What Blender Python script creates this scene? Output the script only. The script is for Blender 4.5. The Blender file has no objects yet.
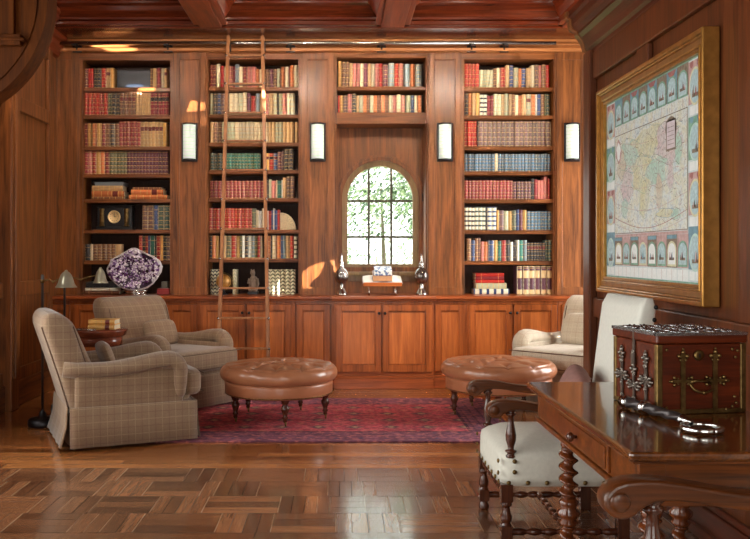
import bpy, bmesh, math, random
from mathutils import Vector, Matrix
C = bpy.context.scene.collection
rnd = random.Random(7)
PI = math.pi
EYE, F, VX, VY = 1.25, 880.0, 338.0, 252.5
def WX(px, d): return (px - VX) * d / F          # metres to the right at depth d
def WZ(py, d): return EYE - (py - VY) * d / F    # height at depth d

# ------------------------------------------------------------------ materials
def srgb(r, g, b):
    f = lambda c: (c/255/12.92) if c/255 <= 0.04045 else ((c/255+0.055)/1.055)**2.4
    return (f(r), f(g), f(b), 1)
class NT:
    def __init__(s, name):
        s.m = bpy.data.materials.new(name); s.m.use_nodes = True
        s.t = s.m.node_tree; s.n = s.t.nodes; s.l = s.t.links
        s.b = s.n['Principled BSDF']
    def new(s, typ, **kw):
        n = s.n.new(typ)
        for k, v in kw.items():
            if hasattr(n, k): setattr(n, k, v)
        return n
    def link(s, a, b): s.l.new(a, b)
    def math(s, op, a, b=None, c=None):
        n = s.n.new('ShaderNodeMath'); n.operation = op
        for i, v in enumerate((a, b, c)):
            if v is None: continue
            if isinstance(v, (int, float)): n.inputs[i].default_value = v
            else: s.l.new(v, n.inputs[i])
        return n.outputs[0]
    def mix(s, fac, a, b, mode='MIX'):
        n = s.n.new('ShaderNodeMix'); n.data_type = 'RGBA'; n.blend_type = mode
        for i, v in ((0, fac), (6, a), (7, b)):
            if isinstance(v, (int, float)): n.inputs[i].default_value = v
            elif isinstance(v, tuple): n.inputs[i].default_value = v
            else: s.l.new(v, n.inputs[i])
        return n.outputs[2]
    def ramp(s, fac, stops):
        n = s.n.new('ShaderNodeValToRGB'); e = n.color_ramp.elements
        while len(e) < len(stops): e.new(0.5)
        for el, (p, c) in zip(e, stops): el.position = p; el.color = c
        s.l.new(fac, n.inputs[0]); return n.outputs[0]
    def noise(s, vec, scale, detail=4, rough=.5, dist=0):
        n = s.n.new('ShaderNodeTexNoise'); n.inputs['Scale'].default_value = scale
        n.inputs['Detail'].default_value = detail; n.inputs['Roughness'].default_value = rough
        n.inputs['Distortion'].default_value = dist
        if vec is not None: s.l.new(vec, n.inputs['Vector'])
        return n.outputs[0]
    def mapping(s, vec, scale=(1,1,1), loc=(0,0,0)):
        n = s.n.new('ShaderNodeMapping'); n.inputs['Scale'].default_value = scale
        n.inputs['Location'].default_value = loc; s.l.new(vec, n.inputs['Vector']); return n.outputs[0]
    def bump(s, h, strength=.3, dist=.01):
        n = s.n.new('ShaderNodeBump'); n.inputs['Strength'].default_value = strength
        n.inputs['Distance'].default_value = dist; s.l.new(h, n.inputs['Height'])
        s.l.new(n.outputs[0], s.b.inputs['Normal'])
    def set(s, **kw):
        for k, v in kw.items():
            k = {'rough':'Roughness','metal':'Metallic','coat':'Coat Weight','coatr':'Coat Roughness','col':'Base Color',
                 'spec':'Specular IOR Level','sheen':'Sheen Weight','trans':'Transmission Weight','ior':'IOR'}[k]
            s.b.inputs[k].default_value = v
        return s
def wood(name, dark, light, axis='Z', rough=.42, coat=.12, scale=1.0, coatr=.2):
    t = NT(name); tc = t.new('ShaderNodeTexCoord').outputs['Object']
    st = {'Z': (9,9,.7), 'X': (.7,9,9), 'Y': (9,.7,9)}[axis]
    v = t.mapping(tc, tuple(k*scale for k in st))
    n1 = t.noise(v, 2.2, 6, .6, .9)
    st2 = {'Z': (40,40,1.6), 'X': (1.6,40,40), 'Y': (40,1.6,40)}[axis]
    n2 = t.noise(t.mapping(tc, tuple(k*scale for k in st2)), 3, 3, .6)
    n3 = t.noise(tc, 1.3, 2)
    f = t.math('ADD', t.math('MULTIPLY', n1, .62), t.math('ADD', t.math('MULTIPLY', n2, .23), t.math('MULTIPLY', n3, .15)))
    mid = tuple((a*.5+b*.5) for a, b in zip(dark, light))
    col = t.ramp(f, [(.33, dark), (.5, mid), (.66, light)])
    t.link(col, t.b.inputs['Base Color'])
    t.set(rough=rough, coat=coat, coatr=coatr, spec=.28); t.bump(n2, .12, .002)
    return t.m
def plain(name, col, rough=.5, metal=0, coat=0, vary=.12, nscale=6, bump=0):
    t = NT(name); tc = t.new('ShaderNodeTexCoord').outputs['Object']
    n = t.noise(tc, nscale, 4)
    d = tuple(c*(1-vary) for c in col[:3])+(1,); l = tuple(min(1, c*(1+vary)) for c in col[:3])+(1,)
    t.link(t.ramp(n, [(.3, d), (.7, l)]), t.b.inputs['Base Color'])
    t.set(rough=rough, metal=metal, coat=coat)
    if bump: t.bump(t.noise(tc, nscale*12, 3), bump, .003)
    return t.m
def emit(name, col, s):
    t = NT(name); t.b.inputs['Base Color'].default_value = col
    t.b.inputs['Emission Color'].default_value = col; t.b.inputs['Emission Strength'].default_value = s
    return t.m

# walnut of the room
WA, WB = srgb(62, 32, 14), srgb(158, 94, 46)
M = {}
M['wood_v'] = wood('walnut_vertical', WA, WB, 'Z')
M['panel_v'] = wood('walnut_panel', srgb(100, 58, 26), srgb(190, 126, 68), 'Z')
M['cab_panel'] = wood('cherry_panel', srgb(126, 62, 26), srgb(194, 110, 54), 'Z', .34, .2)
M['wood_h'] = wood('walnut_horizontal', WA, WB, 'X')
M['wood_y'] = wood('walnut_depthwise', WA, WB, 'Y')
M['cab_v'] = wood('cherry_vertical', srgb(100, 46, 17), srgb(172, 92, 42), 'Z', .34, .2)
M['cab_h'] = wood('cherry_horizontal', srgb(108, 48, 22), srgb(176, 92, 46), 'X', .34, .2)
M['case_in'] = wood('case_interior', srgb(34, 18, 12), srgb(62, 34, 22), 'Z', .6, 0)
M['beam_x'] = wood('mahogany_beam_x', srgb(48, 16, 7), srgb(108, 42, 18), 'X', .22, .4, 1, .14)
M['beam_y'] = wood('mahogany_beam_y', srgb(78, 26, 10), srgb(146, 62, 26), 'Y', .38, .2, 1, .2)
M['beam_v'] = wood('mahogany_brace', srgb(52, 22, 4), srgb(104, 54, 14), 'Z', .6, .0)
M['beam_v'].node_tree.nodes['Principled BSDF'].inputs['Specular IOR Level'].default_value = .1
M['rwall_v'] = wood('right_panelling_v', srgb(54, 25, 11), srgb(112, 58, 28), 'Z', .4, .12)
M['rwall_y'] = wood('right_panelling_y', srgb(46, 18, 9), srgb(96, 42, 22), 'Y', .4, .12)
M['lad'] = wood('ladder_oak', srgb(112, 68, 42), srgb(184, 126, 84), 'Z', .35, .3)
M['table_x'] = wood('table_walnut', srgb(58, 28, 10), srgb(122, 68, 28), 'Y', .16, .6, 1.2, .06)
M['table_v'] = wood('table_side', srgb(56, 25, 7), srgb(128, 66, 20), 'X', .3, .3, 1.5)
M['turned'] = wood('turned_wood', srgb(58, 24, 10), srgb(120, 60, 26), 'Z', .2, .7, 2, .1)
M['turned_d'] = wood('dark_turned_wood', srgb(44, 20, 12), srgb(92, 46, 26), 'Z', .25, .6, 2, .1)
M['arm'] = wood('chair_arm_wood', srgb(42, 20, 6), srgb(108, 56, 22), 'X', .33, .2, 1.5, .15)
M['tabletop'] = wood('side_table_wood', srgb(96, 42, 26), srgb(150, 78, 52), 'X', .2, .5)
M['chest'] = wood('chest_wood', srgb(52, 16, 6), srgb(108, 42, 15), 'X', .35, .25, 2)
M['stand'] = wood('stand_wood', srgb(150, 78, 36), srgb(205, 120, 66), 'X', .3, .3)
M['brass'] = plain('aged_brass', srgb(122, 98, 60), .42, 1, 0, .4, 40)
M['iron'] = plain('dark_iron', srgb(52, 50, 52), .4, .9, 0, .2, 20)
M['steel'] = plain('rail_steel', srgb(170, 166, 160), .25, 1, 0, .1)
M['silver'] = plain('old_silver', srgb(190, 188, 184), .18, 1, 0, .2, 20)
M['glassball'] = plain('mercury_glass', srgb(120, 112, 108), .08, .85, .5, .3, 8)
M['pewter'] = plain('chest_pewter', srgb(128, 120, 112), .32, .95, 0, .3, 60)
M['gold'] = plain('gilt_frame', srgb(178, 128, 62), .3, .75, .2, .2, 20)
M['goldd'] = plain('antique_gilt', srgb(150, 104, 58), .4, .5, .1, .2, 20)
M['black'] = plain('black_lacquer', srgb(20, 22, 28), .35, 0, .2)
M['slate'] = plain('slate_panel', srgb(34, 42, 56), .4)
M['lampgreen'] = plain('patina_shade', srgb(168, 164, 142), .28, .6, .3, .15, 10)
M['linen'] = plain('cream_upholstery', srgb(204, 200, 188), .8, 0, 0, .05, 60, .15)
M['linenb'] = plain('pale_back_upholstery', srgb(216, 214, 204), .75, 0, 0, .04, 60, .1)
M['mauve'] = plain('mauve_cloth', srgb(140, 100, 92), .85, 0, 0, .12, 30, .2)
M['paper'] = plain('book_pages', srgb(222, 208, 178), .85, 0, 0, .08, 90)
M['white'] = plain('white_paper', srgb(236, 236, 232), .7, 0, 0, .03)
M['leather'] = plain('tan_leather', srgb(172, 112, 78), .32, 0, .25, .14, 5, .05)
M['leatherd'] = plain('tan_leather_band', srgb(176, 112, 78), .34, 0, .2, .1, 5, .06)
M['claret'] = plain('red_box_leather', srgb(140, 34, 34), .4)
M['winframe'] = wood('window_frame_wood', srgb(112, 84, 50), srgb(160, 126, 82), 'Z', .4, .2)
M['muntin'] = plain('muntin_bronze', srgb(86, 76, 54), .4)
M['shade'] = emit('sconce_linen', srgb(222, 234, 222), 0.36)
t = NT('window_glass'); t.set(col=(1,1,1,1), rough=0, trans=1, ior=1.02); M['glass'] = t.m
t = NT('lens_glass'); t.set(col=(.92,.96,1,1), rough=0, trans=1, ior=1.45); M['lens'] = t.m

# plaid upholstery: windowpane check over a herringbone ground, lines follow each face's own two axes
def plaid(name, base, line1, line2):
    t = NT(name); tcn = t.new('ShaderNodeTexCoord'); tc = tcn.outputs['Object']; nr = tcn.outputs['Normal']
    sx = t.new('ShaderNodeSeparateXYZ'); t.link(tc, sx.inputs[0]); sn = t.new('ShaderNodeSeparateXYZ'); t.link(nr, sn.inputs[0])
    def lines(off, w, per):
        tot = None
        for i in range(3):
            a = t.math('FRACT', t.math('ADD', t.math('DIVIDE', sx.outputs[i], per), off+50))
            l = t.math('LESS_THAN', t.math('ABSOLUTE', t.math('SUBTRACT', a, .5)), w/per)
            k = t.math('LESS_THAN', t.math('ABSOLUTE', sn.outputs[i]), .72)
            l = t.math('MULTIPLY', l, k)
            tot = l if tot is None else t.math('MAXIMUM', tot, l)
        return tot
    n = t.noise(tc, 160, 2); n2 = t.noise(tc, 5, 3)
    g = t.ramp(n, [(.3, tuple(c*.78 for c in base[:3])+(1,)), (.7, base)])
    g = t.mix(t.math('MULTIPLY', n2, .3), g, tuple(c*.8 for c in base[:3])+(1,))
    g = t.mix(t.math('MULTIPLY', lines(0, .0028, .088), .36), g, line1)
    g = t.mix(t.math('MULTIPLY', lines(.5, .003, .088), .16), g, line2)
    t.link(g, t.b.inputs['Base Color']); t.set(rough=.9, sheen=.3); t.bump(n, .2, .002)
    return t.m
M['plaid'] = plaid('tan_plaid', srgb(142, 114, 88), srgb(100, 56, 50), srgb(206, 184, 148))
M['plaid_lit'] = plaid('lit_plaid', srgb(206, 192, 170), srgb(160, 122, 104), srgb(235, 226, 208))  # same plaid, with the light on the right chair put into its colour
M['piping'] = plain('brown_piping', srgb(104, 80, 64), .8)

# ------------------------------------------------------------------ mesh builder
class MB:
    def __init__(s, mat=None):
        s.v = []; s.f = []; s.m = []; s.s = []; s.uv = {}; s.M = mat
    def add(s, verts, faces, mi=0, smooth=False, uvs=None):
        o = len(s.v)
        for p in verts:
            p = Vector(p)
            if s.M is not None: p = s.M @ p
            s.v.append(p)
        for k, f in enumerate(faces):
            if uvs: s.uv[len(s.f)] = uvs[k]
            s.f.append([i+o for i in f]); s.m.append(mi); s.s.append(smooth)
        return s
    def box(s, x0, x1, y0, y1, z0, z1, mi=0):
        v = [(x0,y0,z0),(x1,y0,z0),(x1,y1,z0),(x0,y1,z0),(x0,y0,z1),(x1,y0,z1),(x1,y1,z1),(x0,y1,z1)]
        return s.add(v, [(0,3,2,1),(4,5,6,7),(0,1,5,4),(1,2,6,5),(2,3,7,6),(3,0,4,7)], mi)
    def loft(s, rings, mi=0, cap=True, smooth=True, closed=True):
        n = len(rings[0]); v = [p for r in rings for p in r]; f = []
        for i in range(len(rings)-1):
            for j in range(n if closed else n-1):
                k = (j+1) % n
                f.append((i*n+j, i*n+k, (i+1)*n+k, (i+1)*n+j))
        if cap and closed:
            f.append(tuple(range(n-1, -1, -1))); f.append(tuple(range((len(rings)-1)*n, len(rings)*n)))
        return s.add(v, f, mi, smooth)
    def lathe(s, prof, c=(0,0,0), seg=16, mi=0, axis='z', twist=None):
        rings = []
        for r, z in prof:
            ring = []
            for j in range(seg):
                a = 2*PI*j/seg
                p = (r*math.cos(a), r*math.sin(a), z)
                if axis == 'x': p = (p[2], p[0], p[1])
                elif axis == 'y': p = (p[1], p[2], p[0])
                ring.append((p[0]+c[0], p[1]+c[1], p[2]+c[2]))
            rings.append(ring)
        return s.loft(rings, mi)
    def tube(s, pts, r, seg=10, mi=0, flat=None):
        pts = [Vector(p) for p in pts]; rings = []; n = len(pts); up0 = None
        for i, p in enumerate(pts):
            d = (pts[min(i+1, n-1)] - pts[max(i-1, 0)]).normalized()
            if up0 is None:
                up0 = Vector((0,0,1)) if abs(d.z) < .9 else Vector((0,1,0))
            a = d.cross(up0)
            if a.length < 1e-4: a = Vector((1,0,0))
            a.normalize(); b = a.cross(d).normalized(); up0 = b
            rr = r[i] if isinstance(r, (list, tuple)) else r
            ra, rb = rr if isinstance(rr, (list, tuple)) else (rr, rr)
            rings.append([tuple(p + a*ra*math.cos(2*PI*j/seg) + b*rb*math.sin(2*PI*j/seg)) for j in range(seg)])
        return s.loft(rings, mi)
    def prism(s, poly, a0, a1, plane='xz', mi=0, smooth=False):
        n = len(poly)
        def P(p, a): return (p[0], a, p[1]) if plane == 'xz' else ((a, p[0], p[1]) if plane == 'yz' else (p[0], p[1], a))
        v = [P(p, a0) for p in poly] + [P(p, a1) for p in poly]
        s.add(v, [(j, (j+1) % n, n+(j+1) % n, n+j) for j in range(n)], mi, smooth)
        o = len(s.v) - 2*n
        s.f.append(list(range(o+n-1, o-1, -1))); s.m.append(mi); s.s.append(False)
        s.f.append(list(range(o+n, o+2*n))); s.m.append(mi); s.s.append(False)
        return s
    def ball(s, c, r, seg=12, mi=0):
        rx, ry, rz = r if isinstance(r, (list, tuple)) else (r, r, r)
        rings = []
        for i in range(seg//2+1):
            t = -PI/2 + PI*i/(seg//2); k = max(math.cos(t), .02)
            rings.append([(c[0]+rx*k*math.cos(2*PI*j/seg), c[1]+ry*k*math.sin(2*PI*j/seg), c[2]+rz*math.sin(t)) for j in range(seg)])
        return s.loft(rings, mi)
    def build(s, name, mats, parent=None, bevel=0, sub=0, solid=0, nseg=2):
        me = bpy.data.meshes.new(name); me.from_pydata([tuple(p) for p in s.v], [], s.f)
        if not isinstance(mats, (list, tuple)): mats = [mats]
        for m in mats: me.materials.append(m)
        me.polygons.foreach_set('material_index', s.m); me.polygons.foreach_set('use_smooth', s.s)
        if s.uv:
            u = me.uv_layers.new(name='UVMap')
            for fi, co in s.uv.items():
                p = me.polygons[fi]
                for k, li in enumerate(p.loop_indices): u.data[li].uv = co[k]
        bmx = bmesh.new(); bmx.from_mesh(me); bmesh.ops.recalc_face_normals(bmx, faces=bmx.faces); bmx.to_mesh(me); bmx.free(); me.update()
        o = bpy.data.objects.new(name, me); C.objects.link(o)
        if parent is not None: o.parent = parent
        if bevel:
            b = o.modifiers.new('bevel', 'BEVEL'); b.width = bevel; b.segments = nseg; b.limit_method = 'ANGLE'; b.angle_limit = .6
        if sub:
            q = o.modifiers.new('sub', 'SUBSURF'); q.levels = sub; q.render_levels = sub
        return o
def srect(cx, cy, z, a, b, n=24, e=4.0, ang=0):
    out = []
    for j in range(n):
        t = 2*PI*(j+.5)/n; c, s_ = math.cos(t), math.sin(t)
        x = a*math.copysign(abs(c)**(2/e), c); y = b*math.copysign(abs(s_)**(2/e), s_)
        out.append((cx+x, cy+y, z))
    return out
def empty(name, label, cat, loc=(0,0,0), rz=0, group=None, scale=1):
    o = bpy.data.objects.new(name, None); C.objects.link(o); o.location = loc; o.rotation_euler = (0,0,rz)
    o.scale = (scale,)*3; o.empty_display_size = .1
    o['label'] = label; o['category'] = cat
    if group: o['group'] = group
    return o
def tag(o, label, cat, group=None, kind=None):
    o['label'] = label; o['category'] = cat
    if group: o['group'] = group
    if kind: o['kind'] = kind
    return o
def struct(o, label=None):
    o['kind'] = 'structure'
    if label: o['label'] = label
    return o
def kids(o): return [c for c in bpy.data.objects if c.parent == o]
def copy_tree(o, parent=None):
    c = o.copy(); C.objects.link(c); c.parent = parent
    for ch in kids(o): copy_tree(ch, c)
    return c
# ------------------------------------------------------------------ the room
XL, XR2, XRW = -2.66, 3.42, 1.62       # left wall, far right alcove wall, near right wall
DB, DU, DN = 8.12, 8.37, 8.66          # fronts of base cabinets, bookcases, window niche wall
ZC = WZ(296, DB)                        # counter top
ZT = 3.256                              # underside of beams
# floor: planks along the bookcases, basket parquet nearer, continuous planks in front
def floor_mat(nm, c1, c2, c3):
    t = NT(nm); uv = t.new('ShaderNodeUVMap').outputs[0]
    sx = t.new('ShaderNodeSeparateXYZ'); t.link(uv, sx.inputs[0])
    wn = t.new('ShaderNodeTexWhiteNoise', noise_dimensions='1D'); t.link(t.math('FLOOR', t.math('DIVIDE', sx.outputs[0], 10)), wn.inputs['W'])
    n1 = t.noise(t.mapping(uv, (1.2, 16, 1)), 2, 6, .62, .8)
    n2 = t.noise(t.mapping(uv, (4, 90, 1)), 2, 3)
    f = t.math('ADD', t.math('MULTIPLY', n1, .5), t.math('ADD', t.math('MULTIPLY', n2, .2), t.math('MULTIPLY', wn.outputs[0], .3)))
    c = t.ramp(f, [(.28, c1), (.5, c2), (.72, c3)])
    t.link(c, t.b.inputs['Base Color']); t.set(rough=.25, coat=.65, coatr=.10)
    h = t.math('ADD', t.math('MULTIPLY', n1, .7), t.math('MULTIPLY', n2, .3))
    t.bump(h, .25, .004)
    return t.m
M['floor'] = floor_mat('parquet_oak', srgb(66, 42, 28), srgb(122, 80, 52), srgb(176, 122, 84))
M['floor2'] = floor_mat('honey_plank_oak', srgb(98, 54, 24), srgb(156, 94, 48), srgb(204, 138, 82))
M['joint'] = plain('floor_joint', srgb(50, 32, 22), .6)
M['inlay'] = plain('pale_joint_filler', srgb(150, 118, 88), .45)
fl = MB(); pid = [0]
def plank(x0, x1, y0, y1, along, mi=0):
    g = .0016; pid[0] += 1; k = pid[0]*10.0
    h = rnd.uniform(0, .0006)
    v = [(x0+g,y0+g,h),(x1-g,y0+g,h),(x1-g,y1-g,h),(x0+g,y1-g,h)]
    r = rnd.uniform(0, 5)
    L, W = (x1-x0, y1-y0) if along == 'x' else (y1-y0, x1-x0)
    q = [(k+.5,r),(k+.5+L,r),(k+.5+L,r+W),(k+.5,r+W)]
    if along != 'x': q = [q[0], q[3], q[2], q[1]]
    fl.add(v, [(0,1,2,3)], mi, False, [q])
PY = 5.10
y = PY
while y < 8.75:
    x = XL - rnd.uniform(0, 1.2)
    while x < XR2:
        L = rnd.uniform(.9, 2.2); plank(max(x, XL), min(x+L, XR2), y, y+.098, 'x', 3); x += L
    y += .098
Cc = .294
rows = []
yy = PY
ri = 0
while yy > 3.95:
    yy -= Cc; x = -4.2 + (ri % 2)*.06; ci = 0
    while x < 3.4:
        w = Cc*rnd.choice([.85, 1, 1]) if (ci+ri) % 2 else Cc*rnd.choice([1, 1, 1.25])
        if (ci+ri) % 2:
            n = 4
            for q in range(n): plank(x+q*w/n, x+(q+1)*w/n, yy, yy+Cc, 'y')
        else:
            n = 3
            for q in range(n): plank(x, x+w, yy+q*Cc/n, yy+(q+1)*Cc/n, 'x')
        fl.box(x-.0022, x+.0022, yy+.01, yy+Cc-.01, 0, .0011, 2)
        if (ci+ri) % 2:
            for q in (1, 2, 3):
                if rnd.random() < .35: fl.box(x+q*w/n-.0016, x+q*w/n+.0016, yy+.01, yy+Cc-.01, 0, .0011, 2)
        x += w; ci += 1
    ri += 1
while yy > -2.2:
    yy -= .098; x = -4.2 - rnd.uniform(0, 1)
    while x < 3.4:
        L = rnd.uniform(.7, 1.9); plank(x, x+L, yy, yy+.098, 'x'); x += L
fl.add([(-4.3,-2.3,-.003),(3.5,-2.3,-.003),(3.5,8.8,-.003),(-4.3,8.8,-.003)], [(0,1,2,3)], 1)
fl.add([(-4.3,-2.3,-.12),(3.5,-2.3,-.12),(3.5,8.8,-.12),(-4.3,8.8,-.12)], [(0,1,2,3)], 1)
struct(fl.build('floor', [M['floor'], M['joint'], M['inlay'], M['floor2']]))

# ceiling slab, beams and crown mouldings
ce = MB().box(-4.3, 3.6, -2.3, 9.0, 3.62, 3.72)
struct(ce.build('ceiling', M['beam_x']))
def crown_prof(): # (out from face, down from top) list, going down: stepped cove
    return [(0,0),(.30,0),(.30,-.03),(.27,-.045),(.255,-.08),(.22,-.12),(.17,-.15),(.155,-.165),(.155,-.185),(.12,-.20),(.10,-.235),(.06,-.265),(.045,-.28),(.045,-.30),(.02,-.315),(0,-.32)]
def crown(name, x0, x1, yf, ztop, s=1.0, mat='beam_x', sgn=-1, sy=1.0):
    pr = [(yf + sgn*p[0]*s, ztop + p[1]*s*sy) for p in crown_prof()]
    return struct(MB().prism(pr, x0, x1, 'yz').build(name, M[mat], bevel=0))
tn = [0]
def trim_name(): tn[0] += 1; return 'trim_%d' % tn[0]
# the long beam over the bookcases
b = MB().box(XL, XR2, 7.86, 8.40, ZT, 3.62); struct(b.build(trim_name(), M['beam_x'], bevel=.006))
def beam_long(x0, x1):
    m = MB().box(x0, x1, -1.5, 7.86, ZT, 3.62)
    o = struct(m.build(trim_name(), M['beam_y'], bevel=.006)); return o
bx = [(WX(200,7.86), WX(222,7.86)), (WX(381,7.86), WX(404,7.86))]
pitch = bx[1][0]-bx[0][0]
bx = [(bx[0][0]-pitch, bx[0][1]-pitch)] + bx + [(bx[1][0]+pitch, bx[1][1]+pitch)]
for x0, x1 in bx: beam_long(x0, x1)
for i in range(len(bx)-1):
    x0, x1 = bx[i][1], bx[i+1][0]
    # far run facing the camera, in two stacked steps
    crown(trim_name(), x0, x1, 7.86, 3.62, 1.0)
    struct(MB().box(x0, x1, 7.80, 7.86, ZT+.012, ZT+.05).box(x0, x1, 7.83, 7.86, ZT+.05, ZT+.075).build(trim_name(), M['beam_x'], bevel=.008))
    # side runs
    for xs, sg in ((x0, 1), (x1, -1)):
        pr = [(xs + sg*p[0]*.8, 3.62 + p[1]) for p in crown_prof()]
        struct(MB().prism(pr, 2.0, 7.86, 'xz').build(trim_name(), M['beam_y']))
        struct(MB().box(min(xs, xs+sg*.05), max(xs, xs+sg*.05), 2.0, 7.86, ZT+.012, ZT+.05).box(min(xs, xs+sg*.025), max(xs, xs+sg*.025), 2.0, 7.86, ZT+.05, ZT+.075).build(trim_name(), M['beam_y'], bevel=.008))
# cross beams nearer, out of view but there for reflections
for yb in (5.4, 2.9, .4):
    struct(MB().box(XL, XR2, yb, yb+.27, ZT, 3.62).build(trim_name(), M['beam_x']))

# back wall and the frieze carrying the ladder rail
NX0, NX1 = WX(337, DU), WX(425.5, DU)
zn1 = WZ(124, DU)
# arched panel wall behind the niche, holding the window
wcx = WX(380, DN+.05); whw = WX(412.6, DN+.05)-wcx; wtop = WZ(166.5, DN+.05); wspring = wtop - whw; wbot = WZ(264, DN+.05)
def arch_pts(cx, hw, zs, zb, n=24, rise=None):
    rise = hw if rise is None else rise
    return [(cx-hw, zb), (cx-hw, zs)] + [(cx-hw*math.cos(PI*k/n), zs+rise*math.sin(PI*k/n)) for k in range(1, n)] + [(cx+hw, zs), (cx+hw, zb)]
def arch_wall(mb, x0, x1, z0, z1, ap, y0, y1):
    n = len(ap)
    for yv in (y0, y1):
        out = []
        for (x, z) in ap:
            if z <= wspring+.001: out.append((x0 if x < wcx else x1, z))
            else:
                a = math.atan2(z-wspring, x-wcx); t1 = (z1-wspring)/max(math.sin(a), 1e-3)
                t2 = ((x1 if x > wcx else x0)-wcx)/math.cos(a) if abs(math.cos(a)) > 1e-3 else 1e9
                t = min(t1, abs(t2)); out.append((wcx+t*math.cos(a), wspring+t*math.sin(a)))
        v = [(x, yv, z) for x, z in ap] + [(x, yv, z) for x, z in out]
        mb.add(v, [(i, i+1, n+i+1, n+i) for i in range(n-1)])
        mb.add([(x0,yv,z1),(x1,yv,z1),(wcx,yv,z1-.0001)], [(0,1,2)])
        mb.add([(x0,yv,z0),(x1,yv,z0),(x1,yv,ap[0][1]),(x0,yv,ap[0][1])], [(0,1,2,3)])
    v = [(x, y0, z) for x, z in ap] + [(x, y1, z) for x, z in ap]
    mb.add(v, [(i, i+1, n+i+1, n+i) for i in range(n-1)] + [(n-1, 0, n, 2*n-1)])
wb = MB()
ap = arch_pts(wcx, whw+.055, wspring, wbot-.03)
arch_wall(wb, NX0-.1, NX1+.1, 0, zn1+.15, ap, DN, DN+.16)
wb.box(XL-.2, NX0-.1, DN+.06, DN+.16, 0, 3.62).box(NX1+.1, XR2, DN+.06, DN+.16, 0, 3.62).box(NX0-.1, NX1+.1, DN+.06, DN+.16, zn1+.15, 3.62)
struct(wb.build('wall_back', M['wood_v']))
# arched casing around the window
def arch_ring(hw_in, hw_out, y0, y1, zb, mb=None):
    mb = mb or MB(); a = arch_pts(wcx, hw_in, wspring, zb); o = arch_pts(wcx, hw_out, wspring, zb); n = len(a)
    v = [(x,y0,z) for x,z in a]+[(x,y0,z) for x,z in o]+[(x,y1,z) for x,z in a]+[(x,y1,z) for x,z in o]
    f = []
    for i in range(n-1):
        f += [(i,i+1,n+i+1,n+i),(2*n+i,2*n+i+1,3*n+i+1,3*n+i),(i,i+1,2*n+i+1,2*n+i),(n+i,n+i+1,3*n+i+1,3*n+i)]
    f += [(0,n,3*n,2*n),(n-1,2*n-1,4*n-1,3*n-1)]
    mb.add(v, f); return mb
win = bpy.data.objects.new('window_1', None); C.objects.link(win); win.location = (wcx, DN, 0); struct(win)
win['label'] = 'arched garden window with nine panes in the middle of the back wall'
def local(mb, o):
    for p in mb.v: p -= o.location
    return mb
cas = arch_ring(whw+.052, whw+.100, DN-.022, DN, wbot-.03); arch_ring(whw+.088, whw+.110, DN-.034, DN, wbot-.03, cas)
struct(local(cas, win).build('window_casing', M['wood_v'], win))
fr = arch_ring(whw, whw+.055, DN+.03, DN+.10, wbot); fr.box(wcx-whw-.055, wcx+whw+.055, DN+.03, DN+.10, wbot-.07, wbot)
struct(local(fr, win).build('window_frame', M['winframe'], win))
mu = MB(); gw = .011
for px in (368.8, 391.3):
    x = WX(px, DN+.05); zt = wspring + math.sqrt(max(whw**2-(x-wcx)**2, 0)); mu.box(x-gw, x+gw, DN+.045, DN+.085, wbot, zt+.01)
for py in (201, 237): z = WZ(py, DN+.05); mu.box(wcx-whw, wcx+whw, DN+.047, DN+.083, z-gw, z+gw)
struct(local(mu, win).build('muntin', M['muntin'], win))
gp = MB(); n = 24; ap2 = arch_pts(wcx, whw+.01, wspring, wbot-.01)
gp.prism(ap2, DN+.062, DN+.068, 'xz'); struct(local(gp, win).build('pane', M['glass'], win))
sill = MB().box(wcx-whw-.13, wcx+whw+.13, DN-.10, DN+.03, wbot-.11, wbot-.075).box(wcx-whw-.12, wcx+whw+.12, DN-.03, DN, wbot-.17, wbot-.11)
struct(local(sill, win).build('window_sill', M['winframe'], win, bevel=.005))
lt = MB().box(wcx+whw+.085, wcx+whw+.10, DN-.05, DN-.034, wspring-.03, wspring+.05)
struct(local(lt, win).build('window_latch', M['iron'], win))
# niche lining
nb = MB().box(NX0-.02, NX0, DU, DN, ZC, zn1).box(NX1, NX1+.02, DU, DN, ZC, zn1).box(NX0, NX1, DU, DN, zn1, zn1+.02)
struct(nb.build(trim_name(), M['wood_v']))

# frieze
zf0 = WZ(52, 8.30)
fz = MB().box(XL, XR2, 8.28, 8.40, zf0, ZT).box(XL, XR2, 8.255, 8.28, zf0, zf0+.03).box(XL, XR2, 8.265, 8.28, ZT-.03, ZT).box(XL, XR2, 8.24, 8.28, zf0+.055, zf0+.065)
struct(fz.build(trim_name(), wood('frieze_wood', srgb(120, 66, 30), srgb(200, 130, 74), 'X'), bevel=.004))

# left wall with its panelling, window bays further forward
lw = MB()
lw.box(XL-.14, XL, 6.0, 9.0, 0, 3.62)
lw.box(XL-.14, XL, -2.3, 6.0, 0, .35).box(XL-.14, XL, -2.3, 6.0, 2.75, 3.62)
for y0 in (5.5, 3.75, 2.0, .25): lw.box(XL-.14, XL, y0, y0+.55 if y0 > 5 else y0+.45, .35, 2.75)
lw.box(XL-.14, XL, -2.3, -1.0, .35, 2.75)
struct(lw.build('wall_left', M['wood_v']))
lp = MB()   # stiles and rails, raised
def yz_frame(mb, X, y0, y1, z0, z1, w=.09, t=.03, sg=1, rails=()):
    a, b_ = (X, X+sg*t) if sg > 0 else (X+sg*t, X)
    mb.box(a, b_, y0, y0+w, z0, z1); mb.box(a, b_, y1-w, y1, z0, z1)
    mb.box(a, b_, y0+w, y1-w, z0, z0+w); mb.box(a, b_, y0+w, y1-w, z1-w, z1)
    for r in rails: mb.box(a, b_, y0+w, y1-w, r-w*.6, r+w*.6)
yz_frame(lp, XL, 7.13, 8.10, .2, 3.1, .10, .035, 1, (2.48, .95))
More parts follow.
